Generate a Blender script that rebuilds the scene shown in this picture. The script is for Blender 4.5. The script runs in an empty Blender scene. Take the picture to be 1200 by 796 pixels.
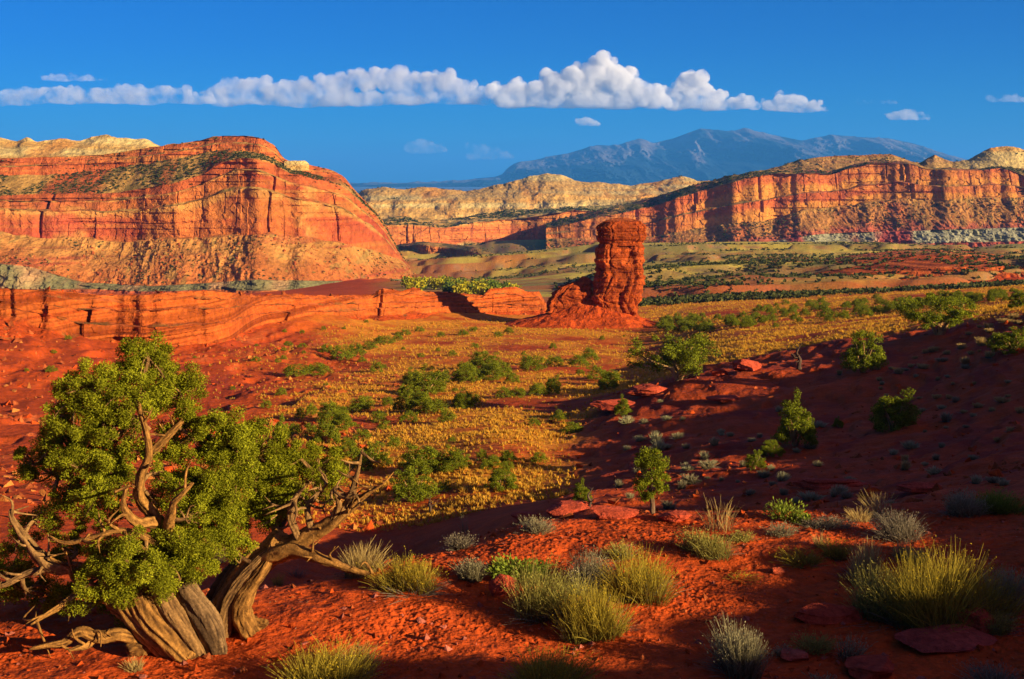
import bpy, bmesh, math, random
import numpy as np
from mathutils import Vector

# ------------------------------------------------------------------ camera, sky, sun, exposure
C = bpy.context.scene.collection
scene = bpy.context.scene
FPX = 1448.0                      # focal length in photo pixels (1200 wide)
PITCH = math.radians(7.51)
CT, ST = math.cos(PITCH), math.sin(PITCH)
cam_d = bpy.data.cameras.new('camera')
cam_d.sensor_width = 36.0
cam_d.lens = 36.0 * FPX / 1200.0
cam_d.clip_start = 0.1
cam_d.clip_end = 400000.0
cam = bpy.data.objects.new('camera', cam_d)
C.objects.link(cam)
cam.location = (0, 0, 0)          # eye level is z = 0
cam.rotation_euler = (math.radians(90) - PITCH, 0, 0)
scene.camera = cam

SUN_AZ, SUN_EL = math.radians(122.0), math.radians(16.0)
SUN = Vector((math.sin(SUN_AZ) * math.cos(SUN_EL), math.cos(SUN_AZ) * math.cos(SUN_EL), math.sin(SUN_EL)))
world = bpy.data.worlds.new('World')
scene.world = world
world.use_nodes = True
nt = world.node_tree
nt.nodes.clear()
sky = nt.nodes.new('ShaderNodeTexSky')
sky.sky_type = 'NISHITA'
sky.sun_disc = False
sky.sun_elevation = SUN_EL
sky.sun_rotation = SUN_AZ
sky.altitude = 2000
sky.air_density = 1.0
sky.dust_density = 0.0
sky.ozone_density = 7.0
hs = nt.nodes.new('ShaderNodeHueSaturation')
hs.inputs['Saturation'].default_value = 1.25
tint = nt.nodes.new('ShaderNodeMix'); tint.data_type = 'RGBA'; tint.blend_type = 'MULTIPLY'
tint.inputs['Factor'].default_value = 1.0
tint.inputs['B'].default_value = (0.05, 0.84, 1.22, 1)
bg = nt.nodes.new('ShaderNodeBackground')
bg.inputs['Strength'].default_value = 0.033
wo = nt.nodes.new('ShaderNodeOutputWorld')
nt.links.new(sky.outputs['Color'], hs.inputs['Color'])
nt.links.new(hs.outputs['Color'], tint.inputs['A'])
# warm glow added round the low sun (behind the camera) to fill the shade
tc = nt.nodes.new('ShaderNodeTexCoord')
dp = nt.nodes.new('ShaderNodeVectorMath'); dp.operation = 'DOT_PRODUCT'
dp.inputs[1].default_value = SUN
nt.links.new(tc.outputs['Generated'], dp.inputs[0])
gl = nt.nodes.new('ShaderNodeMapRange'); gl.interpolation_type = 'SMOOTHSTEP'
gl.inputs['From Min'].default_value = 0.1; gl.inputs['From Max'].default_value = 1.0
gl.inputs['To Min'].default_value = 0.0; gl.inputs['To Max'].default_value = 1.0
nt.links.new(dp.outputs['Value'], gl.inputs['Value'])
gc = nt.nodes.new('ShaderNodeVectorMath'); gc.operation = 'SCALE'
gc.inputs[0].default_value = (3.5, 1.2, 0.35)
nt.links.new(gl.outputs['Result'], gc.inputs['Scale'])
ad = nt.nodes.new('ShaderNodeVectorMath'); ad.operation = 'ADD'
nt.links.new(tint.outputs['Result'], ad.inputs[0]); nt.links.new(gc.outputs['Vector'], ad.inputs[1])
nt.links.new(ad.outputs['Vector'], bg.inputs['Color'])
nt.links.new(bg.outputs['Background'], wo.inputs['Surface'])

sun_d = bpy.data.lights.new('sun', 'SUN')
sun_d.energy = 5.0
sun_d.angle = math.radians(0.5)
sun_d.color = (1.0, 0.80, 0.50)
sun_o = bpy.data.objects.new('sun', sun_d)
C.objects.link(sun_o)
sun_o.rotation_euler = (-SUN).to_track_quat('-Z', 'Y').to_euler()

scene.view_settings.view_transform = 'Standard'
scene.view_settings.look = 'None'
scene.view_settings.gamma = 1.0
scene.view_settings.use_curve_mapping = False
scene.view_settings.exposure = 1.42
scene.cycles.max_bounces = 6
scene.cycles.diffuse_bounces = 3
scene.cycles.transparent_max_bounces = 8
scene.cycles.volume_bounces = 4
scene.cycles.use_denoising = True

# ------------------------------------------------------------------ helpers
rng = np.random.default_rng(7)
random.seed(7)

def slope(py):
    b = (398.0 - np.asarray(py, float)) / FPX
    return (-ST + b * CT) / (CT + b * ST)

def zz(py, Y):
    return Y * slope(py)

def at(px, py, Y):
    px = np.asarray(px, float); py = np.asarray(py, float); Y = np.asarray(Y, float)
    b = (398.0 - py) / FPX
    den = CT + b * ST
    return Y * (px - 600.0) / FPX / den, Y + 0 * px + 0 * py, Y * (-ST + b * CT) / den

def _h(ix, iy, iz, seed):
    h = (ix.astype(np.int64) * 374761393 + iy.astype(np.int64) * 668265263 + iz.astype(np.int64) * 2147483647 + seed * 974634777) & 0xffffffff
    h = ((h ^ (h >> 13)) * 1274126177) & 0xffffffff
    h = h ^ (h >> 16)
    return (h & 0xffff).astype(np.float64) / 65535.0

def noise(x, y, z=0.0, seed=0):
    x, y, z = np.broadcast_arrays(np.asarray(x, float), np.asarray(y, float), np.asarray(z, float))
    fx, fy, fz = np.floor(x), np.floor(y), np.floor(z)
    ux, uy, uz = x - fx, y - fy, z - fz
    ix, iy, iz = fx.astype(np.int64), fy.astype(np.int64), fz.astype(np.int64)
    sx = ux * ux * (3 - 2 * ux); sy = uy * uy * (3 - 2 * uy); sz = uz * uz * (3 - 2 * uz)
    r = 0
    flat = not np.any(uz)
    for dz in ((0,) if flat else (0, 1)):
        wz = 1.0 if flat else (sz if dz else 1 - sz)
        for dx in (0, 1):
            wx = sx if dx else 1 - sx
            for dy in (0, 1):
                r = r + wx * (sy if dy else 1 - sy) * wz * _h(ix + dx, iy + dy, iz + dz, seed)
    return r * 2 - 1

def fbm(x, y, z=0.0, seed=0, oct=4, gain=0.5, lac=2.03):
    a, s, t = 1.0, 0.0, 0.0
    for i in range(oct):
        s = s + a * noise(np.asarray(x) * lac ** i, np.asarray(y) * lac ** i, np.asarray(z) * lac ** i, seed + i * 17)
        t += a; a *= gain
    return s / t

def ridged(x, y, z=0.0, seed=0, oct=4, gain=0.55):
    a, s, t = 1.0, 0.0, 0.0
    for i in range(oct):
        k = 2.07 ** i
        s = s + a * (1 - 2 * np.abs(noise(np.asarray(x) * k, np.asarray(y) * k, np.asarray(z) * k, seed + i * 31)))
        t += a; a *= gain
    return s / t

def cells(x, y, seed=0):
    """distance to nearest and second nearest random point (2D)"""
    fx, fy = np.floor(x), np.floor(y)
    d1 = np.full(np.shape(x), 9.0); d2 = d1.copy(); hid = np.zeros(np.shape(x))
    for dx in (-1, 0, 1):
        for dy in (-1, 0, 1):
            cx, cy = fx + dx, fy + dy
            zc = np.zeros(np.shape(x))
            px = cx + _h(cx, cy, zc, seed); py = cy + _h(cx, cy, zc + 1, seed)
            d = np.hypot(px - x, py - y)
            nearer = d < d1
            d2 = np.where(nearer, d1, np.minimum(d2, d))
            hid = np.where(nearer, _h(cx, cy, zc + 2, seed), hid)
            d1 = np.where(nearer, d, d1)
    return d1, d2, hid

def sstep(a, b, x):
    t = np.clip((np.asarray(x, float) - a) / (b - a), 0, 1)
    return t * t * (3 - 2 * t)

def lerp3(a, b, t):
    return np.asarray(a) * (1 - t[..., None]) + np.asarray(b) * t[..., None]

def curve(pts, c, soft=0):
    p = np.array(pts, float)
    v = np.interp(c, p[:, 0], p[:, 1])
    if soft:
        k = np.exp(-0.5 * (np.arange(-3 * soft, 3 * soft + 1) / soft) ** 2); k /= k.sum()
        v = np.convolve(np.pad(v, 3 * soft, mode='edge'), k, mode='valid')
    return v

def between(a, b, f):
    """a level line part of the way up from one traced line to another"""
    xs = sorted(set([p[0] for p in a] + [p[0] for p in b]))
    pa, pb = np.array(a, float), np.array(b, float)
    return [(x, float(np.interp(x, pa[:, 0], pa[:, 1]) * (1 - f) + np.interp(x, pb[:, 0], pb[:, 1]) * f)) for x in xs]

def strata(z, x, per, cols, seed, warp=0.3):
    v = z / per + warp * fbm(x / (per * 14), z / (per * 3), 0, seed, 4)
    n = 0.5 + 0.5 * fbm(v, x / (per * 60), 0, seed + 3, 3, 0.6) * 1.5
    n = np.clip(n, 0, 0.999) * (len(cols) - 1)
    i = n.astype(int); f = (n - i)[..., None]
    cols = np.array(cols)
    return cols[i] * (1 - f) + cols[i + 1] * f

def new_mesh(name, V, F, col=None, smooth=True):
    """V (n,3); F (m,k) array or list of such arrays"""
    me = bpy.data.meshes.new(name)
    V = np.asarray(V, np.float32)
    Fs = F if isinstance(F, list) else [F]
    Fs = [np.asarray(f, np.int32) for f in Fs if len(f)]
    me.vertices.add(len(V)); me.vertices.foreach_set('co', V.ravel())
    loops = np.concatenate([f.ravel() for f in Fs])
    tot = np.concatenate([np.full(len(f), f.shape[1], np.int32) for f in Fs])
    start = np.concatenate([[0], np.cumsum(tot)[:-1]]).astype(np.int32)
    me.loops.add(len(loops)); me.loops.foreach_set('vertex_index', loops)
    me.polygons.add(len(tot)); me.polygons.foreach_set('loop_start', start)
    me.update(calc_edges=True)
    if smooth: me.shade_smooth()
    else: me.shade_flat()
    if col is not None:
        ca = me.color_attributes.new('col', 'FLOAT_COLOR', 'POINT')
        rgba = np.ones((len(V), 4), np.float32); rgba[:, :3] = np.clip(col, 0.002, 0.95)
        ca.data.foreach_set('color', rgba.ravel())
    return me

def link(name, me, mat, parent=None, loc=None):
    o = bpy.data.objects.new(name, me)
    C.objects.link(o)
    if mat is not None and me is not None:
        me.materials.clear(); me.materials.append(mat)
    if parent is not None: o.parent = parent
    if loc is not None: o.location = loc
    return o

def empty(name, loc):
    o = bpy.data.objects.new(name, None)
    o.empty_display_size = 0.3
    C.objects.link(o); o.location = loc
    return o

def tag(o, label, cat, group=None):
    o['label'] = label; o['category'] = cat
    if group: o['group'] = group
    return o

def structure(o):
    o['kind'] = 'structure'
    return o

def stuff(o, label, cat):
    o['kind'] = 'stuff'; o['label'] = label; o['category'] = cat
    return o

def copy_tree(src, parent=None):
    c = src.copy(); C.objects.link(c)
    if parent is not None: c.parent = parent
    for ch in src.children: copy_tree(ch, c)
    return c

def grid_faces(n, m):
    i = np.arange(n * m).reshape(n, m)
    return np.stack([i[:-1, :-1], i[:-1, 1:], i[1:, 1:], i[1:, :-1]], -1).reshape(-1, 4)

class MB:
    """collects geometry of ONE mesh"""
    def __init__(s): s.V = []; s.Q = []; s.T = []; s.c = []; s.n = 0
    def add(s, V, Q=None, T=None, col=(0.5, 0.5, 0.5)):
        V = np.asarray(V, float)
        s.V.append(V)
        if Q is not None and len(Q): s.Q.append(np.asarray(Q) + s.n)
        if T is not None and len(T): s.T.append(np.asarray(T) + s.n)
        col = np.asarray(col, float)
        s.c.append(np.broadcast_to(col, V.shape).copy() if col.ndim == 1 else col)
        s.n += len(V)
    def mesh(s, name, smooth=True):
        F = []
        if s.Q: F.append(np.concatenate(s.Q))
        if s.T: F.append(np.concatenate(s.T))
        return new_mesh(name, np.concatenate(s.V), F, np.concatenate(s.c), smooth)

# ------------------------------------------------------------------ materials
def mat_rock(name, scale=1.0, bump=0.5, var=0.35, dist=0.1, rough=0.95, detail=8.0, stretch=(1, 1, 1), scale2=0.0, dist2=0.0, var2=0.25):
    """vertex colour times procedural mottling, with bump"""
    m = bpy.data.materials.new(name); m.use_nodes = True
    t = m.node_tree; n = t.nodes; b = n['Principled BSDF']
    b.inputs['Roughness'].default_value = rough
    b.inputs['Specular IOR Level'].default_value = 0.08
    a = n.new('ShaderNodeAttribute'); a.attribute_name = 'col'
    co = n.new('ShaderNodeNewGeometry')
    mp = n.new('ShaderNodeMapping'); mp.inputs['Scale'].default_value = stretch
    t.links.new(co.outputs['Position'], mp.inputs['Vector'])
    ns = n.new('ShaderNodeTexNoise'); ns.inputs['Scale'].default_value = scale
    ns.inputs['Detail'].default_value = detail; ns.inputs['Roughness'].default_value = 0.65
    t.links.new(mp.outputs['Vector'], ns.inputs['Vector'])
    mr = n.new('ShaderNodeMapRange')
    mr.inputs['From Min'].default_value = 0.3; mr.inputs['From Max'].default_value = 0.7
    mr.inputs['To Min'].default_value = 1 - var; mr.inputs['To Max'].default_value = 1 + var
    t.links.new(ns.outputs['Fac'], mr.inputs['Value'])
    mx = n.new('ShaderNodeVectorMath'); mx.operation = 'SCALE'
    t.links.new(a.outputs['Color'], mx.inputs[0]); t.links.new(mr.outputs['Result'], mx.inputs['Scale'])
    last = mx
    if scale2:
        n2 = n.new('ShaderNodeTexNoise'); n2.inputs['Scale'].default_value = scale2; n2.inputs['Detail'].default_value = 6; n2.inputs['Roughness'].default_value = 0.6
        t.links.new(co.outputs['Position'], n2.inputs['Vector'])
        m2 = n.new('ShaderNodeMapRange')
        m2.inputs['From Min'].default_value = 0.3; m2.inputs['From Max'].default_value = 0.7
        m2.inputs['To Min'].default_value = 1 - var2; m2.inputs['To Max'].default_value = 1 + var2
        t.links.new(n2.outputs['Fac'], m2.inputs['Value'])
        last = n.new('ShaderNodeVectorMath'); last.operation = 'SCALE'
        t.links.new(mx.outputs['Vector'], last.inputs[0]); t.links.new(m2.outputs['Result'], last.inputs['Scale'])
    t.links.new(last.outputs['Vector'], b.inputs['Base Color'])
    bp = n.new('ShaderNodeBump'); bp.inputs['Strength'].default_value = bump; bp.inputs['Distance'].default_value = dist
    t.links.new(ns.outputs['Fac'], bp.inputs['Height'])
    if scale2:
        b2 = n.new('ShaderNodeBump'); b2.inputs['Strength'].default_value = 0.8; b2.inputs['Distance'].default_value = dist2
        t.links.new(n2.outputs['Fac'], b2.inputs['Height']); t.links.new(b2.outputs['Normal'], bp.inputs['Normal'])
    t.links.new(bp.outputs['Normal'], b.inputs['Normal'])
    return m

def mat_leaf(name, trans=0.35):
    m = bpy.data.materials.new(name); m.use_nodes = True
    t = m.node_tree; n = t.nodes; n.clear()
    a = n.new('ShaderNodeAttribute'); a.attribute_name = 'col'
    d = n.new('ShaderNodeBsdfDiffuse'); tr = n.new('ShaderNodeBsdfTranslucent')
    mx = n.new('ShaderNodeMixShader'); mx.inputs['Fac'].default_value = trans
    o = n.new('ShaderNodeOutputMaterial')
    t.links.new(a.outputs['Color'], d.inputs['Color']); t.links.new(a.outputs['Color'], tr.inputs['Color'])
    t.links.new(d.outputs[0], mx.inputs[1]); t.links.new(tr.outputs[0], mx.inputs[2])
    t.links.new(mx.outputs[0], o.inputs['Surface'])
    return m

M_soil = mat_rock('red_soil', 9.0, 0.7, 0.34, 0.03, scale2=0.9, dist2=0.35, var2=0.22)
M_far = mat_rock('sandstone_far', 0.16, 1.0, 0.36, 4.5, detail=12, scale2=0.035, dist2=9.0, var2=0.18)
M_mid = mat_rock('sandstone_mid', 0.9, 1.0, 0.36, 0.8, detail=12, scale2=0.12, dist2=2.5, var2=0.22)
M_near = mat_rock('sandstone_near', 14.0, 1.0, 0.38, 0.05, detail=10, scale2=2.5, dist2=0.12, var2=0.3)
M_mount = mat_rock('mountain_rock', 0.0016, 0.9, 0.35, 260.0, detail=10)
M_wood = mat_rock('weathered_wood', 45.0, 0.9, 0.45, 0.012)
M_leaf = mat_leaf('foliage', 0.2)
M_grass = mat_leaf('grass_blades', 0.3)

RED = np.array((0.37, 0.085, 0.022)); ORANGE = np.array((0.46, 0.160, 0.034)); TAN = np.array((0.46, 0.25, 0.06))
PALE = np.array((0.50, 0.36, 0.13)); GREENGREY = np.array((0.17, 0.15, 0.062)); PURPLE = np.array((0.30, 0.055, 0.04))
SCRUB = np.array((0.07, 0.075, 0.02)); GRASSY = np.array((0.58, 0.225, 0.018)); SOIL = np.array((0.40, 0.057, 0.008))
WALLRED = np.array((0.34, 0.060, 0.010))

# ------------------------------------------------------------------ the ground sheet
FAR = [(3000, -150), (8000, -235), (20000, -280), (90000, -420)]
def col_(near, pix, far=FAR):
    return list(near) + [(Y, float(zz(py, Y))) for Y, py in pix] + list(far)
BEN = [(0.1, -1.7), (2.2, -1.75), (4.5, -3.2), (7, -3.85)]
TAB = {
 -1841: [(0.1, -1.7), (30, -1.2), (100, 1), (1000, -5)] + FAR,
 -900: [(0.1, -1.7), (10, -3), (60, -12), (200, -22), (1000, -40)] + FAR,
 -286: col_(BEN + [(10, -4.1), (12, -4.4), (18, -8), (30, -12)], [(60, 590), (110, 500), (150, 440), (185, 400), (205, 346), (850, 343), (1400, 341)]),
 0: col_(BEN + [(10, -4.05), (11.3, -4.0), (13, -4.5), (18, -8), (30, -12.5)], [(60, 597), (110, 505), (150, 445), (180, 403), (200, 388), (230, 347), (850, 345), (1400, 342)]),
 150: col_(BEN + [(10, -4.05), (11.5, -4.0), (13, -4.5), (18, -8), (30, -13)], [(60, 600), (110, 508), (150, 457), (190, 417), (212, 407), (240, 351), (850, 345), (1400, 342)]),
 300: col_(BEN + [(10, -4.05), (11.5, -4.0), (12.6, -4.3), (17, -7.5), (30, -13.3)], [(60, 610), (110, 507), (150, 460), (200, 424), (235, 404), (258, 392), (285, 351), (850, 345), (1400, 342)]),
 450: col_(BEN + [(10, -4.0), (12.6, -3.95), (13.6, -4.3), (18, -8), (30, -13.8), (50, -17.5)], [(70, 585), (90, 533), (110, 498), (150, 456), (200, 426), (250, 404), (290, 386), (315, 374), (345, 350), (420, 350), (800, 336), (1000, 322), (1400, 312), (2000, 290)]),
 600: col_(BEN + [(10, -4.0), (13, -3.95), (14.8, -4.1), (17, -6), (22, -9.5), (32, -13.0)], [(50, 601), (64, 581), (78, 541), (95, 501), (110, 490), (150, 452), (200, 420), (250, 399), (300, 384), (350, 368), (375, 364), (420, 362), (600, 352), (800, 333), (1000, 318), (1400, 300), (2000, 285)]),
 640: col_(BEN + [(10, -4.0), (13, -3.95), (14.8, -4.05), (17, -6), (22, -9.3), (32, -12.6)], [(50, 600), (70, 574), (88, 530), (102, 502), (114, 487), (150, 453), (200, 421), (250, 399), (300, 385), (350, 370), (420, 362), (600, 350), (800, 330), (1000, 312), (1400, 296), (2000, 285)]),
 680: col_(BEN + [(10, -4.0), (13, -3.95), (14.8, -4.05), (17, -6), (22, -9.0), (32, -11.8)], [(44, 597), (64, 577), (80, 548), (98, 507), (112, 489), (124, 477), (150, 453), (200, 422), (250, 400), (300, 386), (350, 372), (420, 362), (600, 350), (800, 327), (1000, 306), (1400, 293), (2000, 285)]),
 760: col_(BEN + [(10, -4.0), (13, -3.95), (15, -4.05), (17, -5.6), (22, -8.2), (32, -10.8)], [(46, 596), (66, 560), (84, 514), (103, 469), (116, 455), (128, 452), (138, 451), (152, 446), (200, 424), (260, 401), (310, 385), (400, 362), (550, 346), (800, 325), (1000, 304), (1400, 292), (2000, 285)]),
 850: col_(BEN + [(10, -4.0), (13, -3.95), (15.2, -4.1), (18, -5.8), (24, -8.2)], [(46, 594), (68, 541), (92, 483), (114, 441), (132, 423), (146, 417), (170, 405), (205, 391), (280, 374), (380, 356), (520, 342), (650, 332), (800, 320), (1000, 300), (1400, 292)]),
 950: col_(BEN + [(10, -4.0), (13, -3.95), (15.5, -4.15), (19, -6), (25, -7.8)], [(43, 592), (65, 536), (90, 479), (112, 433), (130, 408), (150, 399), (172, 389), (205, 381), (280, 368), (380, 354), (520, 341), (650, 331), (800, 318), (1000, 300), (1400, 292)]),
 1100: col_(BEN + [(10, -4.0), (13, -3.95), (16, -4.25), (20, -5.8)], [(35, 587), (49, 558), (66, 510), (87, 455), (106, 412), (122, 386), (140, 377), (165, 369), (220, 361), (320, 350), (480, 336), (650, 326), (800, 316), (1000, 300), (1400, 292)]),
 1200: col_(BEN + [(10, -3.95), (13, -3.9), (16, -4.2), (20, -5.4)], [(33, 570), (44, 542), (60, 495), (78, 436), (92, 398), (108, 366), (130, 359), (170, 352), (250, 345), (400, 335), (600, 325), (800, 316), (1000, 300), (1400, 292)]),
 1486: [(0.1, -1.7), (2.2, -1.72), (5, -3.0), (9, -3.6), (13, -3.3), (18, -3.7), (26, -6.0), (40, -8.2), (54, -9.5), (80, -10.4), (110, -10.6), (150, -14), (250, -22), (600, -46), (1000, -63)] + FAR,
 1700: [(0.1, -1.7), (5, -2.5), (9, -2.3), (15, -1.3), (26, -2.8), (37, -3.4), (56, -2.2), (62, 0.2), (70, 1.0), (80, 2.2), (92, 3.0), (106, -3), (130, -9), (250, -20), (1000, -60)] + FAR,  # this and next columns: unseen ridge right of view, heights shaped to cast shade
 1780: [(0.1, -1.7), (5, -2.3), (9, -2.0), (11, -1.45), (15, -0.8), (26, -0.3), (37, -0.4), (56, 0.0), (64, 0.4), (72, 0.6), (80, 1.6), (100, -2), (150, -10), (1000, -55)] + FAR,
 1865: [(0.1, -1.7), (5, -1.9), (7.5, -1.7), (9.4, -1.2), (12, -0.9), (17, -0.3), (25, 0.8), (45, 1.3), (60, 1.4), (90, 0), (1000, -50)] + FAR,
 1950: [(0.1, -1.7), (5, -1.9), (7, -1.3), (8.5, -0.75), (10, -0.3), (12, 0.0), (17, 0.2), (25, 0.8), (45, 1.5), (60, 1.6), (90, 0), (1000, -50)] + FAR,
 2045: [(0.1, -1.7), (4, -1.5), (6.5, -0.6), (8, 0.45), (10, 0.6), (17, 0.6), (40, 1.8), (60, 2), (1000, -35)] + FAR,  # unseen bump beside the camera, raised to shade the near foreground
 2200: [(0.1, -1.7), (5, -1.4), (7, -0.2), (9, 0.3), (14, -0.4), (20, 0.3), (40, 2.0), (60, 2.4), (1000, -20)] + FAR,
 2500: [(0.1, -1.7), (8, -1.65), (20, -0.8), (40, 0.6), (100, 2), (1000, -10)] + FAR,
 3041: [(0.1, -1.7), (30, -1.2), (100, 1), (1000, -5)] + FAR,
}
_NL = 1400
_LY = np.linspace(math.log(0.5), math.log(90000), _NL)
_KC = np.array(sorted(TAB), float)
_KZ = []
for k in sorted(TAB):
    p = np.array(TAB[k], float)
    q = np.interp(_LY, np.log(p[:, 0]), p[:, 1] / p[:, 0])     # interpolate the sight-line slope: keeps screen lines straight
    _KZ.append(q)
_KZ = np.array(_KZ)
_CC = np.arange(-1841, 3042, 8.0)
_G = np.empty((len(_CC), _NL))
for j in range(_NL): _G[:, j] = np.interp(_CC, _KC, _KZ[:, j])
def _blur(A, s, ax):
    k = np.exp(-0.5 * (np.arange(-3 * s, 3 * s + 1) / s) ** 2); k /= k.sum()
    P = np.pad(A, [(3 * s, 3 * s) if i == ax else (0, 0) for i in (0, 1)], mode='edge')
    out = np.zeros_like(A)
    for i, w in enumerate(k):
        out += w * (P[i:i + A.shape[0], :] if ax == 0 else P[:, i:i + A.shape[1]])
    return out
_G = _blur(_blur(_G, 4, 0), 3, 1)

def colY(x, y):
    phi = np.arctan2(x, y); rho = np.hypot(x, y)
    lim = 0.55
    ap = np.abs(phi)
    e = 1445 * math.tan(lim)
    c = 600 + np.sign(phi) * np.where(ap <= lim, 1445 * np.tan(np.minimum(ap, lim)), e + (ap - lim) * 600)
    return c, rho * np.cos(np.minimum(ap, lim))

def hill_end(c):
    """depth of the crest of the shaded hill, per column"""
    return np.interp(c, [640, 680, 760, 850, 950, 1100, 1200, 1500], [98, 106, 120, 138, 138, 128, 114, 110])

def H0(x, y):
    c, Y = colY(x, y)
    Y = np.maximum(Y, 0.5)
    i = np.clip((c + 1841) / 8.0, 0, len(_CC) - 1.001); j = np.clip((np.log(Y) - _LY[0]) / (_LY[1] - _LY[0]), 0, _NL - 1.001)
    i0 = i.astype(int); j0 = j.astype(int); u = i - i0; v = j - j0
    s = _G[i0, j0] * (1 - u) * (1 - v) + _G[i0 + 1, j0] * u * (1 - v) + _G[i0, j0 + 1] * (1 - u) * v + _G[i0 + 1, j0 + 1] * u * v
    return s * Y, c, Y

def H(x, y, micro=False):
    x = np.asarray(x, float); y = np.asarray(y, float)
    z, c, Y = H0(x, y)
    fade = sstep(1.5, 4, np.hypot(x, y))
    hill = sstep(620, 700, c) * sstep(24, 36, Y) * (1 - sstep(0, 20, Y - hill_end(c)))
    left = (1 - sstep(330, 480, c)) * sstep(60, 100, Y) * (1 - sstep(240, 300, Y))
    z = z + fade * (0.05 * fbm(x / 1.3, y / 1.3, 0, 3, 3) * (1 - sstep(20, 40, Y))
                    + sstep(16, 30, Y) * (1 - sstep(300, 500, Y)) * 0.45 * fbm(x / 9, y / 9, 0, 5, 4)
                    + sstep(120, 250, Y) * (1 - sstep(900, 1500, Y)) * 1.3 * fbm(x / 60, y / 60, 0, 6, 4)
                    + hill * (0.5 * fbm(x / 8, y / 8, 0, 8, 5) + 0.16 * ridged(x / 1.7, y / 2.2, 0, 48, 4))
                    + left * (1.2 * ridged(x / 26, y / 60, 0, 9, 4) + 0.55 * ridged(x / 5, y / 13, 0, 19, 4) + 0.25 * fbm(x / 1.6, y / 2.5, 0, 20, 3)))
    # rock steps on the shaded hillside
    st = 0.55
    w = z + 0.25 * fbm(x / 6, y / 6, 0, 15, 3)
    fr = w / st - np.floor(w / st)
    z = z + hill * 0.85 * (sstep(0.45, 1.0, fr) - fr) * st * sstep(-0.35, 0.15, fbm(x / 7, y / 7, 0, 49, 3))
    z = z + fade * sstep(1560, 1680, c) * (1 - sstep(2400, 2700, c)) * sstep(4, 8, Y) * (1 - sstep(70, 110, Y)) * (0.6 * fbm(x / 1.9, y / 1.9, 0, 43, 3) + 0.5 * fbm(x / 9, y / 9, 0, 44, 3))  # unseen bumps on the off-view ridge, added to dapple its shadow
    wl = z / 1.5 + 0.5 * fbm(x / 22, y / 22, 0, 16, 3); fl = wl - np.floor(wl)
    z = z + left * 0.75 * (sstep(0.5, 1.0, fl) - fl) * 1.5 * sstep(-0.2, 0.2, fbm(x / 30, y / 30, 0, 45, 3))
    flat = sstep(660, 720, c) * sstep(450, 620, Y) * (1 - sstep(1400, 1800, Y)) + (1 - sstep(660, 740, c)) * sstep(420, 460, c) * sstep(850, 1000, Y) * (1 - sstep(1900, 2200, Y))
    bf = fbm(x / 260, y / 120, 0, 41, 5)
    z = z + flat * (7.0 * (sstep(-0.035, 0.035, bf) - 0.5) + 5.0 * (sstep(0.20, 0.26, bf) - 0.5) + 5.0 * (sstep(-0.26, -0.2, bf) - 0.5) + 1.2 * fbm(x / 30, y / 30, 0, 42, 4))
    if micro:
        nb = 1 - sstep(17, 22, Y)
        k = nb > 0.01
        if np.any(k):
            xs, ys = x[k], y[k]
            d1, d2, hid = cells(xs / 0.030, ys / 0.034, 3)
            peb = np.clip(1 - d1 * 1.7, 0, 1) ** 0.7 * (hid > 0.35) * (0.3 + hid)
            e1, e2, hid2 = cells(xs / 0.065 + 5, ys / 0.065, 9)
            peb2 = np.clip(1 - e1 * 2.2, 0, 1) ** 0.6 * (hid2 > 0.72)
            rough = 0.35 + 1.0 * sstep(-0.25, 0.3, fbm(xs / 0.9, ys / 0.9, 0, 78, 3))
            add = rough * (0.007 * peb + 0.012 * peb2) + 0.03 * fbm(xs / 0.5, ys / 0.5, 0, 79, 3) + 0.010 * fbm(xs / 0.12, ys / 0.12, 0, 77, 3)
            zz_ = np.zeros_like(z); zz_[k] = add * nb[k]
            z = z + zz_
    return z

def ground(px, py, ymin=4.0, ymax=1500.0):
    """first point of the ground sheet on the line of sight through a photo pixel"""
    Y = np.exp(np.linspace(math.log(ymin), math.log(ymax), 3000))
    X, _, Z = at(px, py, Y)
    d = Z - H(X, Y)
    k = np.argmax(d < 0)
    if d[k] >= 0: return None
    if k:
        t = d[k - 1] / (d[k - 1] - d[k]); Yk = Y[k - 1] + (Y[k] - Y[k - 1]) * t
    else: Yk = Y[0]
    x = float(at(px, py, Yk)[0])
    return Vector((x, float(Yk), float(H(np.array([x]), np.array([Yk]))[0])))

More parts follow.
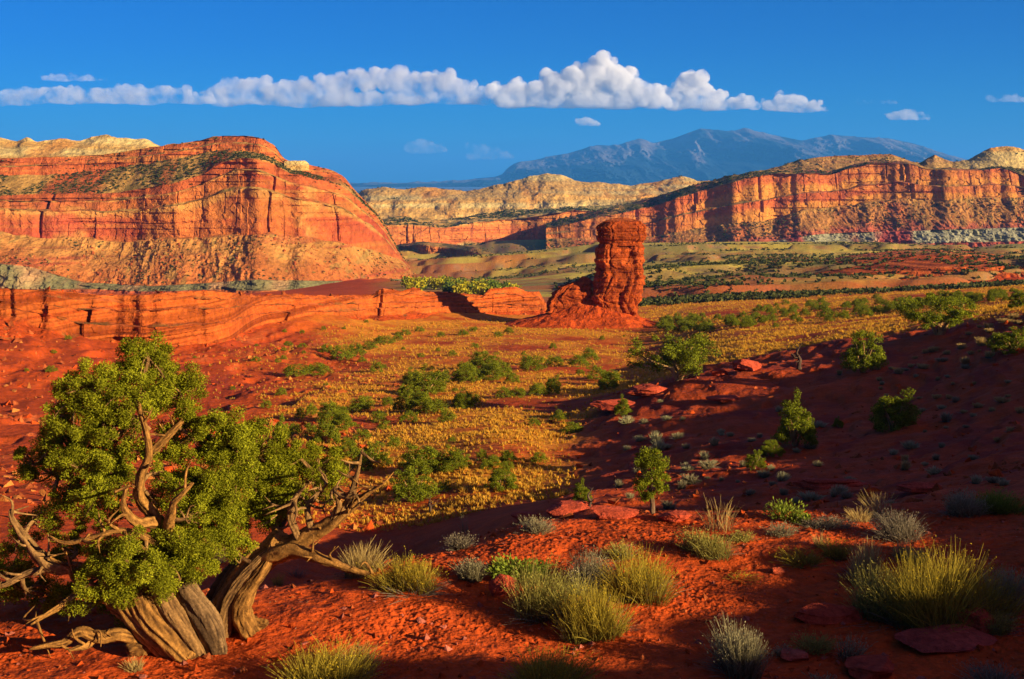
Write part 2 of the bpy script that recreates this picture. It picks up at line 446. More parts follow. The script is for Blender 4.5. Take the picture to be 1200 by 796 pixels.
def soil_colour(x, y, z):
    c, Y = colY(x, y)
    n1 = fbm(x / 14, y / 14, 0, 21, 4); n2 = fbm(x / 2.2, y / 2.2, 0, 22, 4); n3 = fbm(x / 120, y / 120, 0, 23, 4)
    col = np.broadcast_to(SOIL, x.shape + (3,)).copy()
    n5 = fbm(x / 5, y / 5, 0, 29, 4)
    g = sstep(60, 80, Y) * (1 - sstep(420, 520, Y)) * sstep(270, 480, c + 60 * n1) * sstep(-0.5, 0.15, n1 + 0.3 * n2 + 0.15) * (0.35 + 0.65 * sstep(-0.35, 0.2, n5))
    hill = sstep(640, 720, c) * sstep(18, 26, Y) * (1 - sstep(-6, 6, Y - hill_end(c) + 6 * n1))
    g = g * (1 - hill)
    col = lerp3(col, GRASSY, 0.9 * g)
    mid = sstep(450, 650, Y) * (1 - sstep(2500, 4000, Y)) * sstep(420, 500, c)
    bf = fbm(x / 260, y / 120, 0, 41, 5)
    gr = lerp3(np.broadcast_to(np.array((0.46, 0.35, 0.055)), col.shape), np.array((0.26, 0.21, 0.05)), sstep(-0.15, 0.2, fbm(x / 120, y / 60, 0, 31, 5)))
    gr = lerp3(gr, np.array((0.36, 0.11, 0.03)), 0.8 * sstep(0.12, 0.3, fbm(x / 90, y / 60, 0, 37, 5)))
    sc_ = np.maximum(np.exp(-(bf / 0.045) ** 2), np.exp(-((np.abs(bf) - 0.23) / 0.035) ** 2))
    sccol = strata(z, x, 3.0, [np.array((0.26, 0.07, 0.03)), np.array((0.16, 0.10, 0.05)), np.array((0.30, 0.09, 0.03)), np.array((0.20, 0.15, 0.09))], 39)
    gr = lerp3(gr, sccol, 0.85 * sc_)
    col = lerp3(col, gr, mid)
    far = sstep(5000, 9000, Y)
    col = lerp3(col, np.array((0.22, 0.17, 0.13)), far)
    # pale crust and darker grit
    col = col * (1 + 0.22 * n2 + 0.15 * n1)[..., None]
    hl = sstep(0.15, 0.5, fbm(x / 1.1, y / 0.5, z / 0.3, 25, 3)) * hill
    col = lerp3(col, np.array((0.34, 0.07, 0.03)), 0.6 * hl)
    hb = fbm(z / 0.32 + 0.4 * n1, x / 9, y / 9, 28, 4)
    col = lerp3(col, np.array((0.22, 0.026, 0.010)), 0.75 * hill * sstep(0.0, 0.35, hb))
    lf = (1 - sstep(330, 480, c)) * sstep(60, 100, Y) * (1 - sstep(240, 300, Y))
    band = fbm(z / 0.9, x / 40, y / 60, 26, 4)
    col = lerp3(col, np.array((0.26, 0.035, 0.012)), 0.75 * lf * sstep(0.05, 0.4, band))
    col = lerp3(col, np.array((0.50, 0.13, 0.035)), 0.6 * lf * sstep(0.1, 0.45, -band))
    return col

def build_ground():
    ph_in = np.linspace(-0.43, 0.43, 1000)
    ph_r = np.concatenate([np.linspace(0.43, 0.9, 60)[1:], np.linspace(0.9, 2.4, 90)[1:], np.linspace(2.4, math.pi, 10)[1:]])
    ph = np.concatenate([-np.linspace(0.43, math.pi, 40)[1:][::-1], ph_in, ph_r])
    r = np.concatenate([[0.6], np.linspace(1, 8, 60), np.exp(np.linspace(math.log(8), math.log(15.5), 460))[1:],
                        np.exp(np.linspace(math.log(15.5), math.log(95), 420))[1:],
                        np.exp(np.linspace(math.log(95), math.log(1600), 420))[1:],
                        np.exp(np.linspace(math.log(1600), math.log(90000), 60))[1:]])
    PH, R = np.meshgrid(ph, r)
    X = R * np.sin(PH); Y = R * np.cos(PH)
    Z = H(X, Y, True)
    V = np.stack([X, Y, Z], -1)
    n, m = X.shape
    F = grid_faces(n, m)
    # close the little hole at the camera's feet
    cen = np.array([[0, 0, -1.7]])
    T = np.stack([np.full(m - 1, n * m), np.arange(1, m), np.arange(0, m - 1)], -1)
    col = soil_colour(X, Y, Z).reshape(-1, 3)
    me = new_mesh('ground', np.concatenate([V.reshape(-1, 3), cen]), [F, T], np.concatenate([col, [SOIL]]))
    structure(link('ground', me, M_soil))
build_ground()

# ------------------------------------------------------------------ cliffs, mesas and mountains
def relief(name, c0, c1, dc, base, rows, mat, disp, colour, soft=5, smooth=False, bsoft=14, wob=0.0):
    """rows: list of (kind, n, py_curve, setback). base: curve of depth of the toe.
    Every row line is a level line of the landform at its own distance; noise then carves it."""
    c = np.arange(c0, c1 + dc, dc)
    Yb = curve(base, c, max(1, int(bsoft / dc)))
    if wob: Yb = Yb + wob * fbm(c / 46.0, 0 * c, 0, 27, 4)
    PY, YY, K, T = [], [], [], []
    for i in range(len(rows)):
        kind, n, pyc, sb = rows[i]
        p0 = curve(pyc, c, max(1, int(soft / dc))); s0 = Yb + (curve(sb, c, 8) if isinstance(sb, list) else sb)
        if i == len(rows) - 1:
            PY.append(p0); YY.append(s0); K.append(kind); T.append(1.0); break
        _, _, pyn, sn = rows[i + 1]
        p1 = curve(pyn, c, max(1, int(soft / dc))); s1 = Yb + (curve(sn, c, 8) if isinstance(sn, list) else sn)
        for j in range(n):
            t = j / n
            PY.append(p0 + (p1 - p0) * t); YY.append(s0 + (s1 - s0) * t); K.append(kind); T.append(t)
    PY, YY = np.array(PY), np.array(YY); T = np.array(T)[:, None] + 0 * PY; K = np.array(K)
    X, Y, Z = at(c[None, :] + 0 * PY, PY, YY)
    D, DZ = np.zeros_like(X), np.zeros_like(X)
    COL = np.zeros(X.shape + (3,))
    for kind in set(K.tolist()):
        s = K == kind
        d, dz = disp(kind, X[s], Y[s], Z[s], T[s])
        D[s] = d; DZ[s] = dz
    Y2 = Y - D; Z2 = Z + DZ
    for kind in set(K.tolist()):
        s = K == kind
        COL[s] = colour(kind, X[s], Y[s], Z2[s], T[s], np.broadcast_to(c[None, :], X.shape)[s], D[s])
    V = np.stack([X, Y2, Z2], -1).reshape(-1, 3)
    me = new_mesh(name, V, grid_faces(*X.shape)[:, ::-1], COL.reshape(-1, 3), smooth)
    o = structure(link(name, me, mat))
    return dict(o=o, X=X, Y=Y2, Z=Z2, K=K, T=T)

def joints(u, v, seed):
    """near-vertical fractures: crack mask (cracks run only part of the height) and a random offset per block"""
    i = np.floor(u); best = np.full(np.shape(u), 9.0); left = np.full(np.shape(u), -99.0); bid = i.copy(); lid = i.copy()
    z0 = np.zeros(np.shape(u))
    for d in (-1, 0, 1):
        p = i + d + 0.15 + 0.7 * _h(i + d, z0, z0, seed)
        dd = np.abs(u - p)
        bid = np.where(dd < best, i + d, bid); best = np.minimum(best, dd)
        ok = (p <= u) & (p > left); lid = np.where(ok, i + d, lid); left = np.where(ok, p, left)
    m = (noise(bid * 3.7, v * 1.5, 0, seed + 1) > 0.15) * sstep(0.0, 0.25, noise(bid * 1.9, v * .7, 0, seed + 7) + 0.2)
    vb = v * 1.3 + 5 * _h(lid, z0, z0, seed + 2)
    off = _h(lid, np.floor(vb), z0, seed + 3)
    return np.clip(1 - best / 0.05, 0, 1) * m, off

def cliff_disp(A, sx, sz, lod=1.0):
    def f(kind, x, y, z, t):
        if kind in ('cliff', 'upper'):
            g = ridged(x / sx, z / (sx * 5), y / 400, 3, 4, 0.6)
            msk = sstep(-0.1, 0.4, fbm(x / (sx * 3.1), z / (sx * 3), 0, 29, 3))
            big = fbm(x / (sx * 3.2), z / (sx * 6), 0, 28, 3)
            k1, h1 = joints(x / (sx * 1.7) + 0.12 * noise(z / (sx * 1.5), x / sx, 0, 5), z / (sx * 2.6), 4)
            k2, h2 = joints(x / (sx * 0.55) + 0.10 * noise(z / (sx * .6), x / sx, 0, 6), z / (sx * 0.9), 8)
            c1, c2, h3 = cells(x / (sx * 0.16), z / (sx * 0.13), 9)
            lz = z / sz + 0.35 * noise(x / (sx * 3), z / (sz * 2), 0, 12); li = np.floor(lz)
            step = _h(li, 0 * li, 0 * li, 44) - 0.5; lf = lz - li
            up = kind == 'upper'
            br = sstep(-0.1, 0.3, noise(x / (sx * 1.3), z / (sx * .5), 0, 13))
            d = 0.9 * big + 0.3 * g * msk + (0.32 if A > 8 else 0.5) * (h1 - 0.5) + 0.22 * (h2 - 0.5) + 0.16 * (h3 - 0.5) - (0.5 if A > 8 else 0.9) * k1 - 0.25 * k2 + (1.1 if up else (1.0 if sx < 12 else 0.45)) * step * (0.3 + 0.7 * br) - (0.5 if up else 0.22) * (lf < 0.16) * br
            return A * d * (0.6 if up else 1), 0.35 * A * noise(x / (sx * .4), y / sx, 0, 9) * (t < 0.02)
        if kind in ('talus', 'shale', 'green'):
            k = 1.0 if kind == 'talus' else 1.3
            return A * k * (0.9 * ridged(x / (sx * 0.9), t * 1.2, y / 300, 13, 4) + 0.25 * fbm(x / (sx * .1), z / (sx * .1), 0, 14, 3)), 0 * x
        if kind == 'ledge':
            return A * (0.9 * fbm(x / (sx * 3.2), z / (sx * 6), 0, 28, 3) + 0.5 * fbm(x / (sx * .3), y / sx, 0, 34, 4)), A * 0.25 * fbm(x / (sx * .5), y / (sx * .6), 0, 35, 4)
        if kind in ('bench', 'top'):
            return 0 * x, A * 0.22 * fbm(x / (sx * .4), y / (sx * .6), 0, 15, 4)
        if kind == 'dome':
            d1, d2, hid = cells(x / (sx * 2.0), y / (sx * 9), 17)
            return A * (1.0 * fbm(x / sx, z / (sx * .6), 0, 16, 5) + 0.25 * fbm(z / sz, x / (sx * 6), 0, 18, 3)), A * 0.12 * fbm(x / (sx * .35), y / sx, 0, 19, 4)
        return 0 * x, 0 * x
    return f

def butte_col(kind, x, y, z, t, c, d):
    v = fbm(x / 22, z / 60, 0, 51, 4); w = fbm(x / 9, z / 9, 0, 52, 4)
    if kind == 'cliff':
        col = strata(z, x, 9, [RED * 1.0, np.array((0.36, 0.07, 0.022)), ORANGE * .9, RED, np.array((0.42, 0.12, 0.028))], 5)
        big = fbm(x / 60 + z / 90, z / 50, 0, 57, 4)
        col = lerp3(col, np.array((0.30, 0.05, 0.025)), 0.7 * sstep(0.0, 0.35, big))
        col = lerp3(col, np.array((0.43, 0.135, 0.028)), 0.75 * sstep(0.05, 0.4, -big))
        col = lerp3(col, TAN * 1.0, 0.5 * sstep(340, 352, c + 8 * v) * sstep(378, 364, c + 8 * w) * sstep(-0.3, 0.2, w))
        col = lerp3(col, TAN * 0.95, 0.5 * sstep(0.2, 0.55, v) * sstep(0.45, 0.1, t + 0.3 * w))
        col = lerp3(col, TAN, 0.6 * sstep(0.78, 0.95, t + 0.15 * w))
        col = lerp3(col, np.array((0.17, 0.03, 0.02)), 0.35 * sstep(0.25, 0.6, fbm(x / 5, z / 22, 0, 53, 4)))
        return col
    if kind == 'upper':
        col = strata(z, x, 5, [RED, ORANGE, RED * 1.1, RED * .9, TAN * 0.9], 6)
        return col
    if kind == 'talus':
        col = lerp3(np.broadcast_to(np.array((0.38, 0.115, 0.026)), x.shape + (3,)), np.array((0.42, 0.19, 0.045)), sstep(0.1, 0.9, t + 0.5 * v))
        col = lerp3(col, np.array((0.34, 0.07, 0.025)), 0.8 * sstep(0.1, 0.45, fbm(z / 7, x / 120, 0, 54, 4)))
        col = lerp3(col, SCRUB * 1.6, 0.5 * sstep(0.3, 0.5, w))
        return col * (1 + 0.35 * w)[..., None]
    if kind == 'green':
        return lerp3(np.broadcast_to(GREENGREY, x.shape + (3,)), np.array((0.36, 0.20, 0.09)), sstep(0.1, 0.5, v)) * (1 + 0.25 * w)[..., None]
    if kind == 'shale':
        return strata(z, x, 6, [RED * 0.75, PURPLE, RED, ORANGE * .8], 8)
    if kind in ('bench', 'ledge'):
        col = lerp3(np.broadcast_to(TAN * 0.9, x.shape + (3,)), RED, sstep(-0.2, 0.3, v))
        return lerp3(col, SCRUB, 0.55 * sstep(0.0, 0.3, w))
    return np.broadcast_to(TAN * 0.8, x.shape + (3,))

BUT_BASE = [(-90, 900), (100, 925), (160, 928), (205, 918), (232, 923), (262, 917), (305, 906), (322, 922), (343, 940), (352, 928), (372, 950), (386, 968), (396, 962), (410, 985), (440, 1040), (475, 1090), (520, 1130)]
kT = [(-90, 186), (0, 186), (60, 184), (120, 182), (180, 173), (200, 170), (230, 165), (258, 159), (290, 159), (310, 163), (322, 171), (333, 187), (342, 190), (356, 192), (385, 198), (402, 206), (410, 216), (422, 230), (440, 248), (452, 264), (466, 292), (480, 312), (520, 328)]
kU = [(-90, 206), (0, 206), (60, 204), (120, 199), (180, 190), (220, 183), (250, 177), (270, 176), (300, 179), (322, 188), (340, 198), (380, 206), (404, 214), (412, 222), (422, 233), (440, 250), (452, 266), (466, 293), (480, 313), (520, 328.3)]
kC = [(-90, 231), (0, 229), (60, 227), (120, 227), (160, 222), (200, 216), (235, 205), (255, 193), (280, 185), (300, 186), (322, 193), (340, 203), (380, 212), (404, 220), (412, 226), (422, 236), (440, 252), (452, 268), (466, 294), (480, 314), (520, 328.6)]
kF = [(-90, 262), (-20, 264), (0, 268), (20, 276), (60, 279), (100, 277), (140, 284), (180, 281), (220, 279), (260, 277), (300, 274), (350, 276), (400, 284), (430, 291), (455, 299), (470, 304), (485, 317), (520, 329)]
kG = [(-90, 300), (0, 308), (40, 312), (70, 322), (100, 331), (150, 333), (180, 335), (250, 331), (300, 327), (350, 328), (400, 329), (450, 327), (490, 326), (520, 331)]
kS = [(-90, 338), (60, 338), (100, 338), (180, 341), (250, 339), (300, 340), (400, 338), (450, 336), (490, 333), (520, 333)]
kB = [(-90, 354), (450, 353), (520, 336)]
BUT = relief('butte_hill', -90, 520, 0.7, BUT_BASE,
    [('shale', 16, kB, -20), ('green', 22, kS, 0), ('talus', 70, kG, 14), ('cliff', 50, kF, 62), ('ledge', 4, between(kF, kC, 0.60), 67), ('cliff', 22, between(kF, kC, 0.63), 76), ('ledge', 3, between(kF, kC, 0.84), 79), ('upper', 16, between(kF, kC, 0.86), 86), ('bench', 34, kC, 90), ('upper', 20, kU, 130), ('ledge', 3, between(kU, kT, 0.5), 132), ('upper', 20, between(kU, kT, 0.55), 140), ('top', 8, kT, 146), ('back', 8, [(p[0], p[1] + 3) for p in kT], 330), ('back', 1, [(p[0], 345) for p in kT], 480)],
    M_far, cliff_disp(6.5, 24, 6), butte_col, bsoft=7, wob=6.0, soft=3)

# pale domes behind the butte
def dome_col(kind, x, y, z, t, c, d):
    v = fbm(x / 40, z / 25, 0, 61, 4)
    col = strata(z, x, 14, [PALE, PALE * 0.9, TAN, PALE * 1.08, PALE], 9)
    col = lerp3(col, TAN * np.array((1.05, .8, .6)), 0.7 * sstep(0.15, 0.5, v))
    if kind in ('talus', 'shale', 'bench'):
        col = lerp3(col, SCRUB * 1.3, 0.75 * sstep(-0.1, 0.25, fbm(x / 16, y / 16, z / 10, 62, 4)))
    if kind == 'cliff':
        col = strata(z, x, 12, [RED, ORANGE, RED * 1.05, ORANGE, TAN], 15)
        col = lerp3(col, np.array((0.16, 0.03, 0.02)), 0.5 * sstep(0.2, 0.5, fbm(x / 9, z / 80, 0, 63, 3)))
    return col
kd = [(-90, 158), (-20, 162), (0, 161), (20, 167), (32, 160), (45, 167), (60, 164), (75, 162), (92, 166), (105, 161), (125, 158), (140, 162), (160, 163), (172, 162), (184, 170), (200, 178)]
relief('white_dome_hills', -90, 200, 0.9, [(-90, 1350), (200, 1400)],
    [('dome', 30, [(-90, 194), (200, 188)], 0), ('dome', 12, kd, 60), ('back', 1, [(p[0], p[1] + 6) for p in kd], 200)], M_far, cliff_disp(9, 26, 8), dome_col, soft=3)
relief('pale_knob_hill', 333, 362, 0.7, [(333, 1050), (362, 1050)], [('dome', 14, [(333, 200), (362, 200)], 0), ('dome', 4, [(333, 190), (336, 188.5), (358, 188.5), (362, 192)], 6), ('back', 1, [(333, 195), (362, 197)], 40)], M_far, cliff_disp(2, 8, 4), dome_col, soft=1)

# right mesa
def mesa_col(kind, x, y, z, t, c, d):
    v = fbm(x / 34, z / 90, 0, 71, 4); w = fbm(x / 14, z / 14, 0, 72, 4)
    if kind == 'cliff':
        col = strata(z, x, 16, [RED * 1.05, RED, ORANGE, RED * 1.1], 10)
        low = sstep(0.62, 0.3, t + 0.35 * v + 0.12 * w) * sstep(780, 840, c)
        col = lerp3(col, TAN * np.array((1.1, 0.85, 0.6)), 0.85 * low)
        col = lerp3(col, np.array((0.17, 0.03, 0.025)), 0.45 * sstep(0.25, 0.5, fbm(x / 6, z / 80, 0, 73, 3)))
        return col
    if kind == 'talus':
        col = lerp3(np.broadcast_to(np.array((0.33, 0.145, 0.036)), x.shape + (3,)), np.array((0.36, 0.10, 0.03)), sstep(-0.1, 0.4, v))
        col = lerp3(col, PURPLE, 0.7 * sstep(0.32, 0.05, t + 0.3 * w))
        col = lerp3(col, TAN, 0.6 * sstep(0.75, 1.0, t + 0.2 * w))
        return lerp3(col, SCRUB, 0.35 * sstep(0.1, 0.4, w))
    if kind == 'green':
        return lerp3(np.broadcast_to(np.array((0.27, 0.25, 0.15)), x.shape + (3,)), PURPLE, sstep(0.05, 0.4, v)) * (1 + 0.3 * w)[..., None]
    if kind == 'shale':
        return strata(z, x, 10, [PURPLE, RED * 0.7, PURPLE * 1.2, np.array((0.22, 0.1, 0.08))], 12)
    if kind in ('bench', 'ledge'):
        col = lerp3(np.broadcast_to(TAN * 0.75, x.shape + (3,)), np.array((0.30, 0.09, 0.04)), sstep(-0.2, 0.3, v))
        return lerp3(col, SCRUB, 0.8 * sstep(-0.15, 0.2, w))
    return np.broadcast_to(TAN * 0.7, x.shape + (3,))
mB = [(640, 300), (760, 300), (1270, 300)]
mS = [(640, 297), (760, 296), (850, 292), (900, 290), (1000, 286), (1100, 284), (1200, 282), (1270, 282)]
mG = [(640, 294), (760, 293), (850, 287), (900, 283), (950, 275), (1000, 272), (1100, 269), (1200, 266), (1270, 266)]
mF = [(640, 280), (740, 280), (770, 276), (800, 270), (850, 262), (900, 258), (940, 246), (1000, 240), (1050, 232), (1100, 234), (1150, 232), (1270, 229)]
mT = [(640, 268), (700, 255), (740, 247), (770, 240), (800, 230), (847, 217), (880, 208), (911, 203), (975, 204), (1000, 196), (1012, 193), (1061, 191), (1075, 195), (1087, 199), (1144, 200), (1166, 197), (1185, 200), (1200, 206), (1270, 206)]
mU = [(640, 262), (700, 246), (740, 238), (770, 230), (800, 221), (847, 208), (880, 202), (911, 198), (975, 201), (1000, 193), (1012, 190.5), (1061, 189), (1075, 193), (1087, 197), (1144, 198), (1166, 195), (1270, 203)]
MESA = relief('mesa_hill', 640, 1270, 0.75, [(640, 1620), (735, 1612), (756, 1640), (778, 1606), (850, 1600), (950, 1580), (1020, 1610), (1100, 1580), (1270, 1560)],
    [('shale', 16, mB, 0), ('green', 22, mS, 22), ('talus', 56, mG, 45), ('cliff', 34, mF, 105), ('ledge', 4, between(mF, mT, 0.45), 112), ('cliff', 30, between(mF, mT, 0.48), 126), ('bench', 26, mT, 136), ('bench', 8, mU, 220), ('back', 6, [(p[0], p[1] + 2) for p in mU], 500), ('back', 1, [(p[0], 300) for p in mU], 900)],
    M_far, cliff_disp(12, 42, 11), mesa_col, bsoft=12, wob=15.0, soft=3)
kc = [(860, 215), (880, 205), (905, 197), (925, 191), (940, 187), (960, 184), (1000, 182), (1040, 180.5), (1055, 184), (1065, 189), (1078, 191), (1090, 184), (1096, 180.5), (1106, 186), (1116, 190), (1135, 187), (1148, 179), (1160, 173), (1180, 171.5), (1195, 173), (1210, 181), (1270, 186)]
def cap_col(kind, x, y, z, t, c, d):
    col = dome_col('bench', x, y, z, t, c, d)
    b = dome_col('dome', x, y, z, t, c, d)
    brown = strata(z, x, 9, [np.array((0.30, 0.13, 0.05)), TAN * .8, RED * .8, np.array((0.28, 0.14, 0.06))], 14)
    col = lerp3(lerp3(col, brown, 0.75 + 0 * x), b, sstep(1110, 1135, c))
    return col
CAPS = relief('mesa_crown_hills', 860, 1270, 0.8, [(860, 1850), (1270, 1800)], [('dome', 26, [(860, 222), (1000, 208), (1270, 212)], 0), ('dome', 12, kc, 90), ('back', 1, [(p[0], p[1] + 8) for p in kc], 300)], M_far, cliff_disp(13, 34, 9), cap_col, soft=2)

# canyon rim and pale slickrock domes in the gap
gT = [(440, 266), (470, 262), (520, 267), (560, 261), (600, 257), (640, 251), (680, 247), (700, 248), (740, 249), (770, 246), (800, 240), (850, 225)]
gU = [(440, 258), (470, 254), (520, 257), (560, 251), (600, 246), (640, 245), (700, 241), (740, 236), (780, 228), (820, 218), (850, 211)]
GAP = relief('canyon_rim_terrain', 440, 850, 0.75, [(440, 1750), (520, 1800), (600, 1900), (660, 1860), (700, 1920), (850, 2000)],
    [('talus', 22, [(440, 318), (520, 312), (600, 302), (660, 296), (850, 292)], 0), ('cliff', 40, [(440, 296), (520, 288), (560, 284), (600, 282), (640, 280), (700, 282), (850, 270)], 70), ('bench', 30, gT, 95), ('top', 4, gU, 330), ('back', 1, [(p[0], p[1] + 30) for p in gU], 560)],
    M_far, cliff_disp(22, 60, 14), dome_col)
gd = [(405, 236), (415, 229), (430, 221), (450, 218), (470, 221), (500, 220), (530, 222), (545, 226), (560, 222), (580, 217), (600, 213), (620, 207), (630, 206), (640, 203.5), (655, 204), (665, 208), (680, 214), (700, 213), (720, 215), (740, 218), (760, 214), (780, 210), (800, 207), (820, 212), (850, 211), (880, 205), (900, 206)]
DOMES = relief('pale_dome_hills', 405, 900, 0.75, [(405, 2250), (900, 2500)], [('dome', 44, [(405, 272), (600, 268), (900, 262)], 0), ('dome', 20, [(405, 246), (430, 238), (500, 236), (600, 234), (650, 226), (700, 232), (900, 225)], 140), ('dome', 8, gd, 330), ('back', 1, [(p[0], p[1] + 14) for p in gd], 800)], M_far, cliff_disp(30, 52, 12), dome_col, soft=3)
# the shaded canyon wall that faces left
relief('canyon_wall', 455, 600, 0.75, [(455, 1700), (500, 1560), (530, 1600), (560, 1380), (600, 1250)],
    [('talus', 10, [(455, 316), (500, 318), (600, 322)], 0), ('cliff', 26, [(455, 312), (500, 312), (540, 312), (600, 318)], 10), ('bench', 16, [(455, 292), (490, 286), (530, 291), (560, 296), (600, 312)], 22), ('back', 1, [(455, 288), (490, 283), (530, 286), (560, 290), (600, 306)], 240)],
    M_far, cliff_disp(9, 34, 8), mesa_col)
# low red ledges on the plain, right
def ledge_col(kind, x, y, z, t, c, d):
    v = fbm(x / 12, z / 6, 0, 81, 4); w = fbm(x / 4, y / 4, z / 4, 82, 4)
    if kind in ('cliff', 'upper'):
        return strata(z, x, 1.3, [WALLRED, WALLRED * .55, np.array((0.42, 0.095, 0.016)), WALLRED * 1.1, WALLRED * .7], 16) * (1 + 0.25 * w)[..., None]
    if kind in ('bench', 'top', 'ledge'):
        return lerp3(lerp3(np.broadcast_to(RED * .95, x.shape + (3,)), np.array((0.30, 0.20, 0.05)), sstep(-0.2, 0.25, v) * sstep(700, 800, c)), SCRUB, 0.6 * sstep(0.15, 0.35, w))
    col = np.broadcast_to(SOIL, x.shape + (3,)) * (1 + 0.3 * v + 0.25 * w)[..., None]
    return lerp3(col, SCRUB * 1.5, 0.5 * sstep(0.35, 0.5, w))
LEDGE = relief('red_ledge_terrain', 820, 1270, 0.8, [(820, 700), (900, 640), (960, 600), (1100, 590), (1270, 600)],
    [('talus', 14, [(820, 358), (900, 352), (950, 347), (1000, 343), (1100, 336), (1200, 330), (1270, 328)], 0), ('cliff', 26, [(820, 352), (900, 343), (950, 339), (1000, 333), (1100, 327), (1200, 323), (1270, 322)], 14), ('upper', 22, [(820, 347), (900, 334), (950, 327), (1000, 320), (1100, 314), (1190, 316), (1270, 319)], 22), ('bench', 14, [(820, 346), (900, 321), (950, 311), (1000, 304), (1050, 300), (1100, 298), (1150, 301), (1200, 309), (1270, 314)], 70), ('back', 6, [(820, 345), (900, 317), (950, 307), (1000, 299), (1050, 294), (1100, 292.5), (1150, 296), (1200, 305), (1270, 310)], 200), ('back', 1, [(820, 350), (1270, 330)], 330)],
    M_mid, cliff_disp(6.5, 17, 2.6), ledge_col)
relief('red_mound_hill', 755, 860, 0.8, [(755, 455), (860, 455)], [('talus', 22, [(755, 368), (800, 368), (860, 366)], 0), ('talus', 4, [(755, 364), (780, 356), (800, 351), (815, 349), (835, 355), (860, 364)], 22), ('back', 1, [(755, 368), (815, 362), (860, 368)], 50)], M_mid, cliff_disp(1.6, 8, 1.5), ledge_col, soft=3)

# near red wall, left of the pinnacle
wT = [(-90, 336), (0, 338), (60, 341), (100, 345), (140, 347), (200, 344), (240, 340), (275, 344), (300, 347), (340, 345), (380, 347), (420, 346), (436, 345), (448, 339), (470, 341), (484, 337), (500, 342), (530, 343), (566, 346), (574, 338), (604, 337), (616, 342), (632, 342), (640, 358)]
wM = [(-90, 352), (0, 352), (60, 358), (100, 363), (140, 365), (200, 363), (280, 360), (300, 358), (380, 357), (440, 356), (500, 354), (560, 354), (640, 359)]
wF = [(-90, 366), (0, 372), (60, 386), (100, 398), (150, 404), (200, 405), (265, 400), (285, 390), (300, 382), (340, 376), (380, 376), (420, 372), (460, 368), (500, 367), (560, 366), (600, 364), (635, 363), (640, 364)]
wB = [(p[0], p[1] + 24 - 10 * (p[0] > 280)) for p in wF]
WALL = relief('red_wall', -90, 640, 0.6, [(-90, 176), (0, 184), (100, 192), (200, 204), (270, 216), (300, 246), (340, 262), (400, 284), (470, 306), (560, 336), (640, 350)],
    [('talus', 26, wB, 0), ('cliff', 40, wF, 9), ('ledge', 3, between(wF, wM, 0.55), 10.2), ('cliff', 24, between(wF, wM, 0.6), 12.5), ('ledge', 3, wM, 13.2), ('upper', 24, between(wM, wT, 0.08), 15), ('ledge', 2, between(wM, wT, 0.6), 15.6), ('upper', 18, between(wM, wT, 0.66), 17.2), ('bench', 8, wT, 18.5), ('bench', 6, [(p[0], p[1] + 1) for p in wT], 30), ('back', 1, [(p[0], p[1] + 8) for p in wT], 75)],
    M_mid, cliff_disp(2.3, 8.0, 0.8), ledge_col, soft=1, bsoft=5, wob=5.0)

# blue mountains on the horizon
def mount_disp(kind, x, y, z, t):
    if kind == 'back': return 0 * x, 0 * x
    A = 2300.0
    return A * np.sin(np.pi * np.clip(t * 0.9 + 0.05, 0, 1)) * (ridged(x / 1500, t * 1.1 + x / 9000, 0, 91, 6, 0.55)), 35 * ridged(x / 420, y / 2000, 0, 92, 3) * t
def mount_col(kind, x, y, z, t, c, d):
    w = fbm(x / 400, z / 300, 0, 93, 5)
    col = lerp3(np.broadcast_to(np.array((0.012, 0.030, 0.045)), x.shape + (3,)), np.array((0.13, 0.12, 0.135)), sstep(-0.05, 0.35, 0.8 * ridged(x / 900, t * 2.2 + x / 7000, 0, 94, 5) + 0.6 * w + 0.8 * (t - 0.85)))  # lighter sunlit ridges and bluish distance worked into the scree and forest colours
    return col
mo = [(400, 215.5), (500, 214), (540, 212), (560, 209), (575, 208), (588, 206), (596, 196), (604, 191), (630, 187), (645, 183), (665, 180), (685, 174), (700, 170), (720, 171), (735, 167), (750, 162), (765, 168), (790, 162), (806, 156), (820, 151), (840, 154), (856, 154), (872, 151), (900, 157), (920, 161), (940, 165), (958, 161), (975, 158), (1010, 161), (1040, 162), (1070, 168), (1100, 178), (1130, 188), (1200, 200), (1280, 206)]
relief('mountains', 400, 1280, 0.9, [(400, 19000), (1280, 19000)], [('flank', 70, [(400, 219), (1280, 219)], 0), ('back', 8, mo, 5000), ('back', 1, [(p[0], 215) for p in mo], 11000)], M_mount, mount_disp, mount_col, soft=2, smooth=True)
# ------------------------------------------------------------------ clouds and haze
def mat_volume(name, colour, density, aniso=0.0):
    m = bpy.data.materials.new(name); m.use_nodes = True
    t = m.node_tree; t.nodes.clear()
    v = t.nodes.new('ShaderNodeVolumePrincipled')
    v.inputs['Color'].default_value = (*colour, 1); v.inputs['Density'].default_value = density
    v.inputs['Anisotropy'].default_value = aniso
    o = t.nodes.new('ShaderNodeOutputMaterial')
    t.links.new(v.outputs['Volume'], o.inputs['Volume'])
    return m

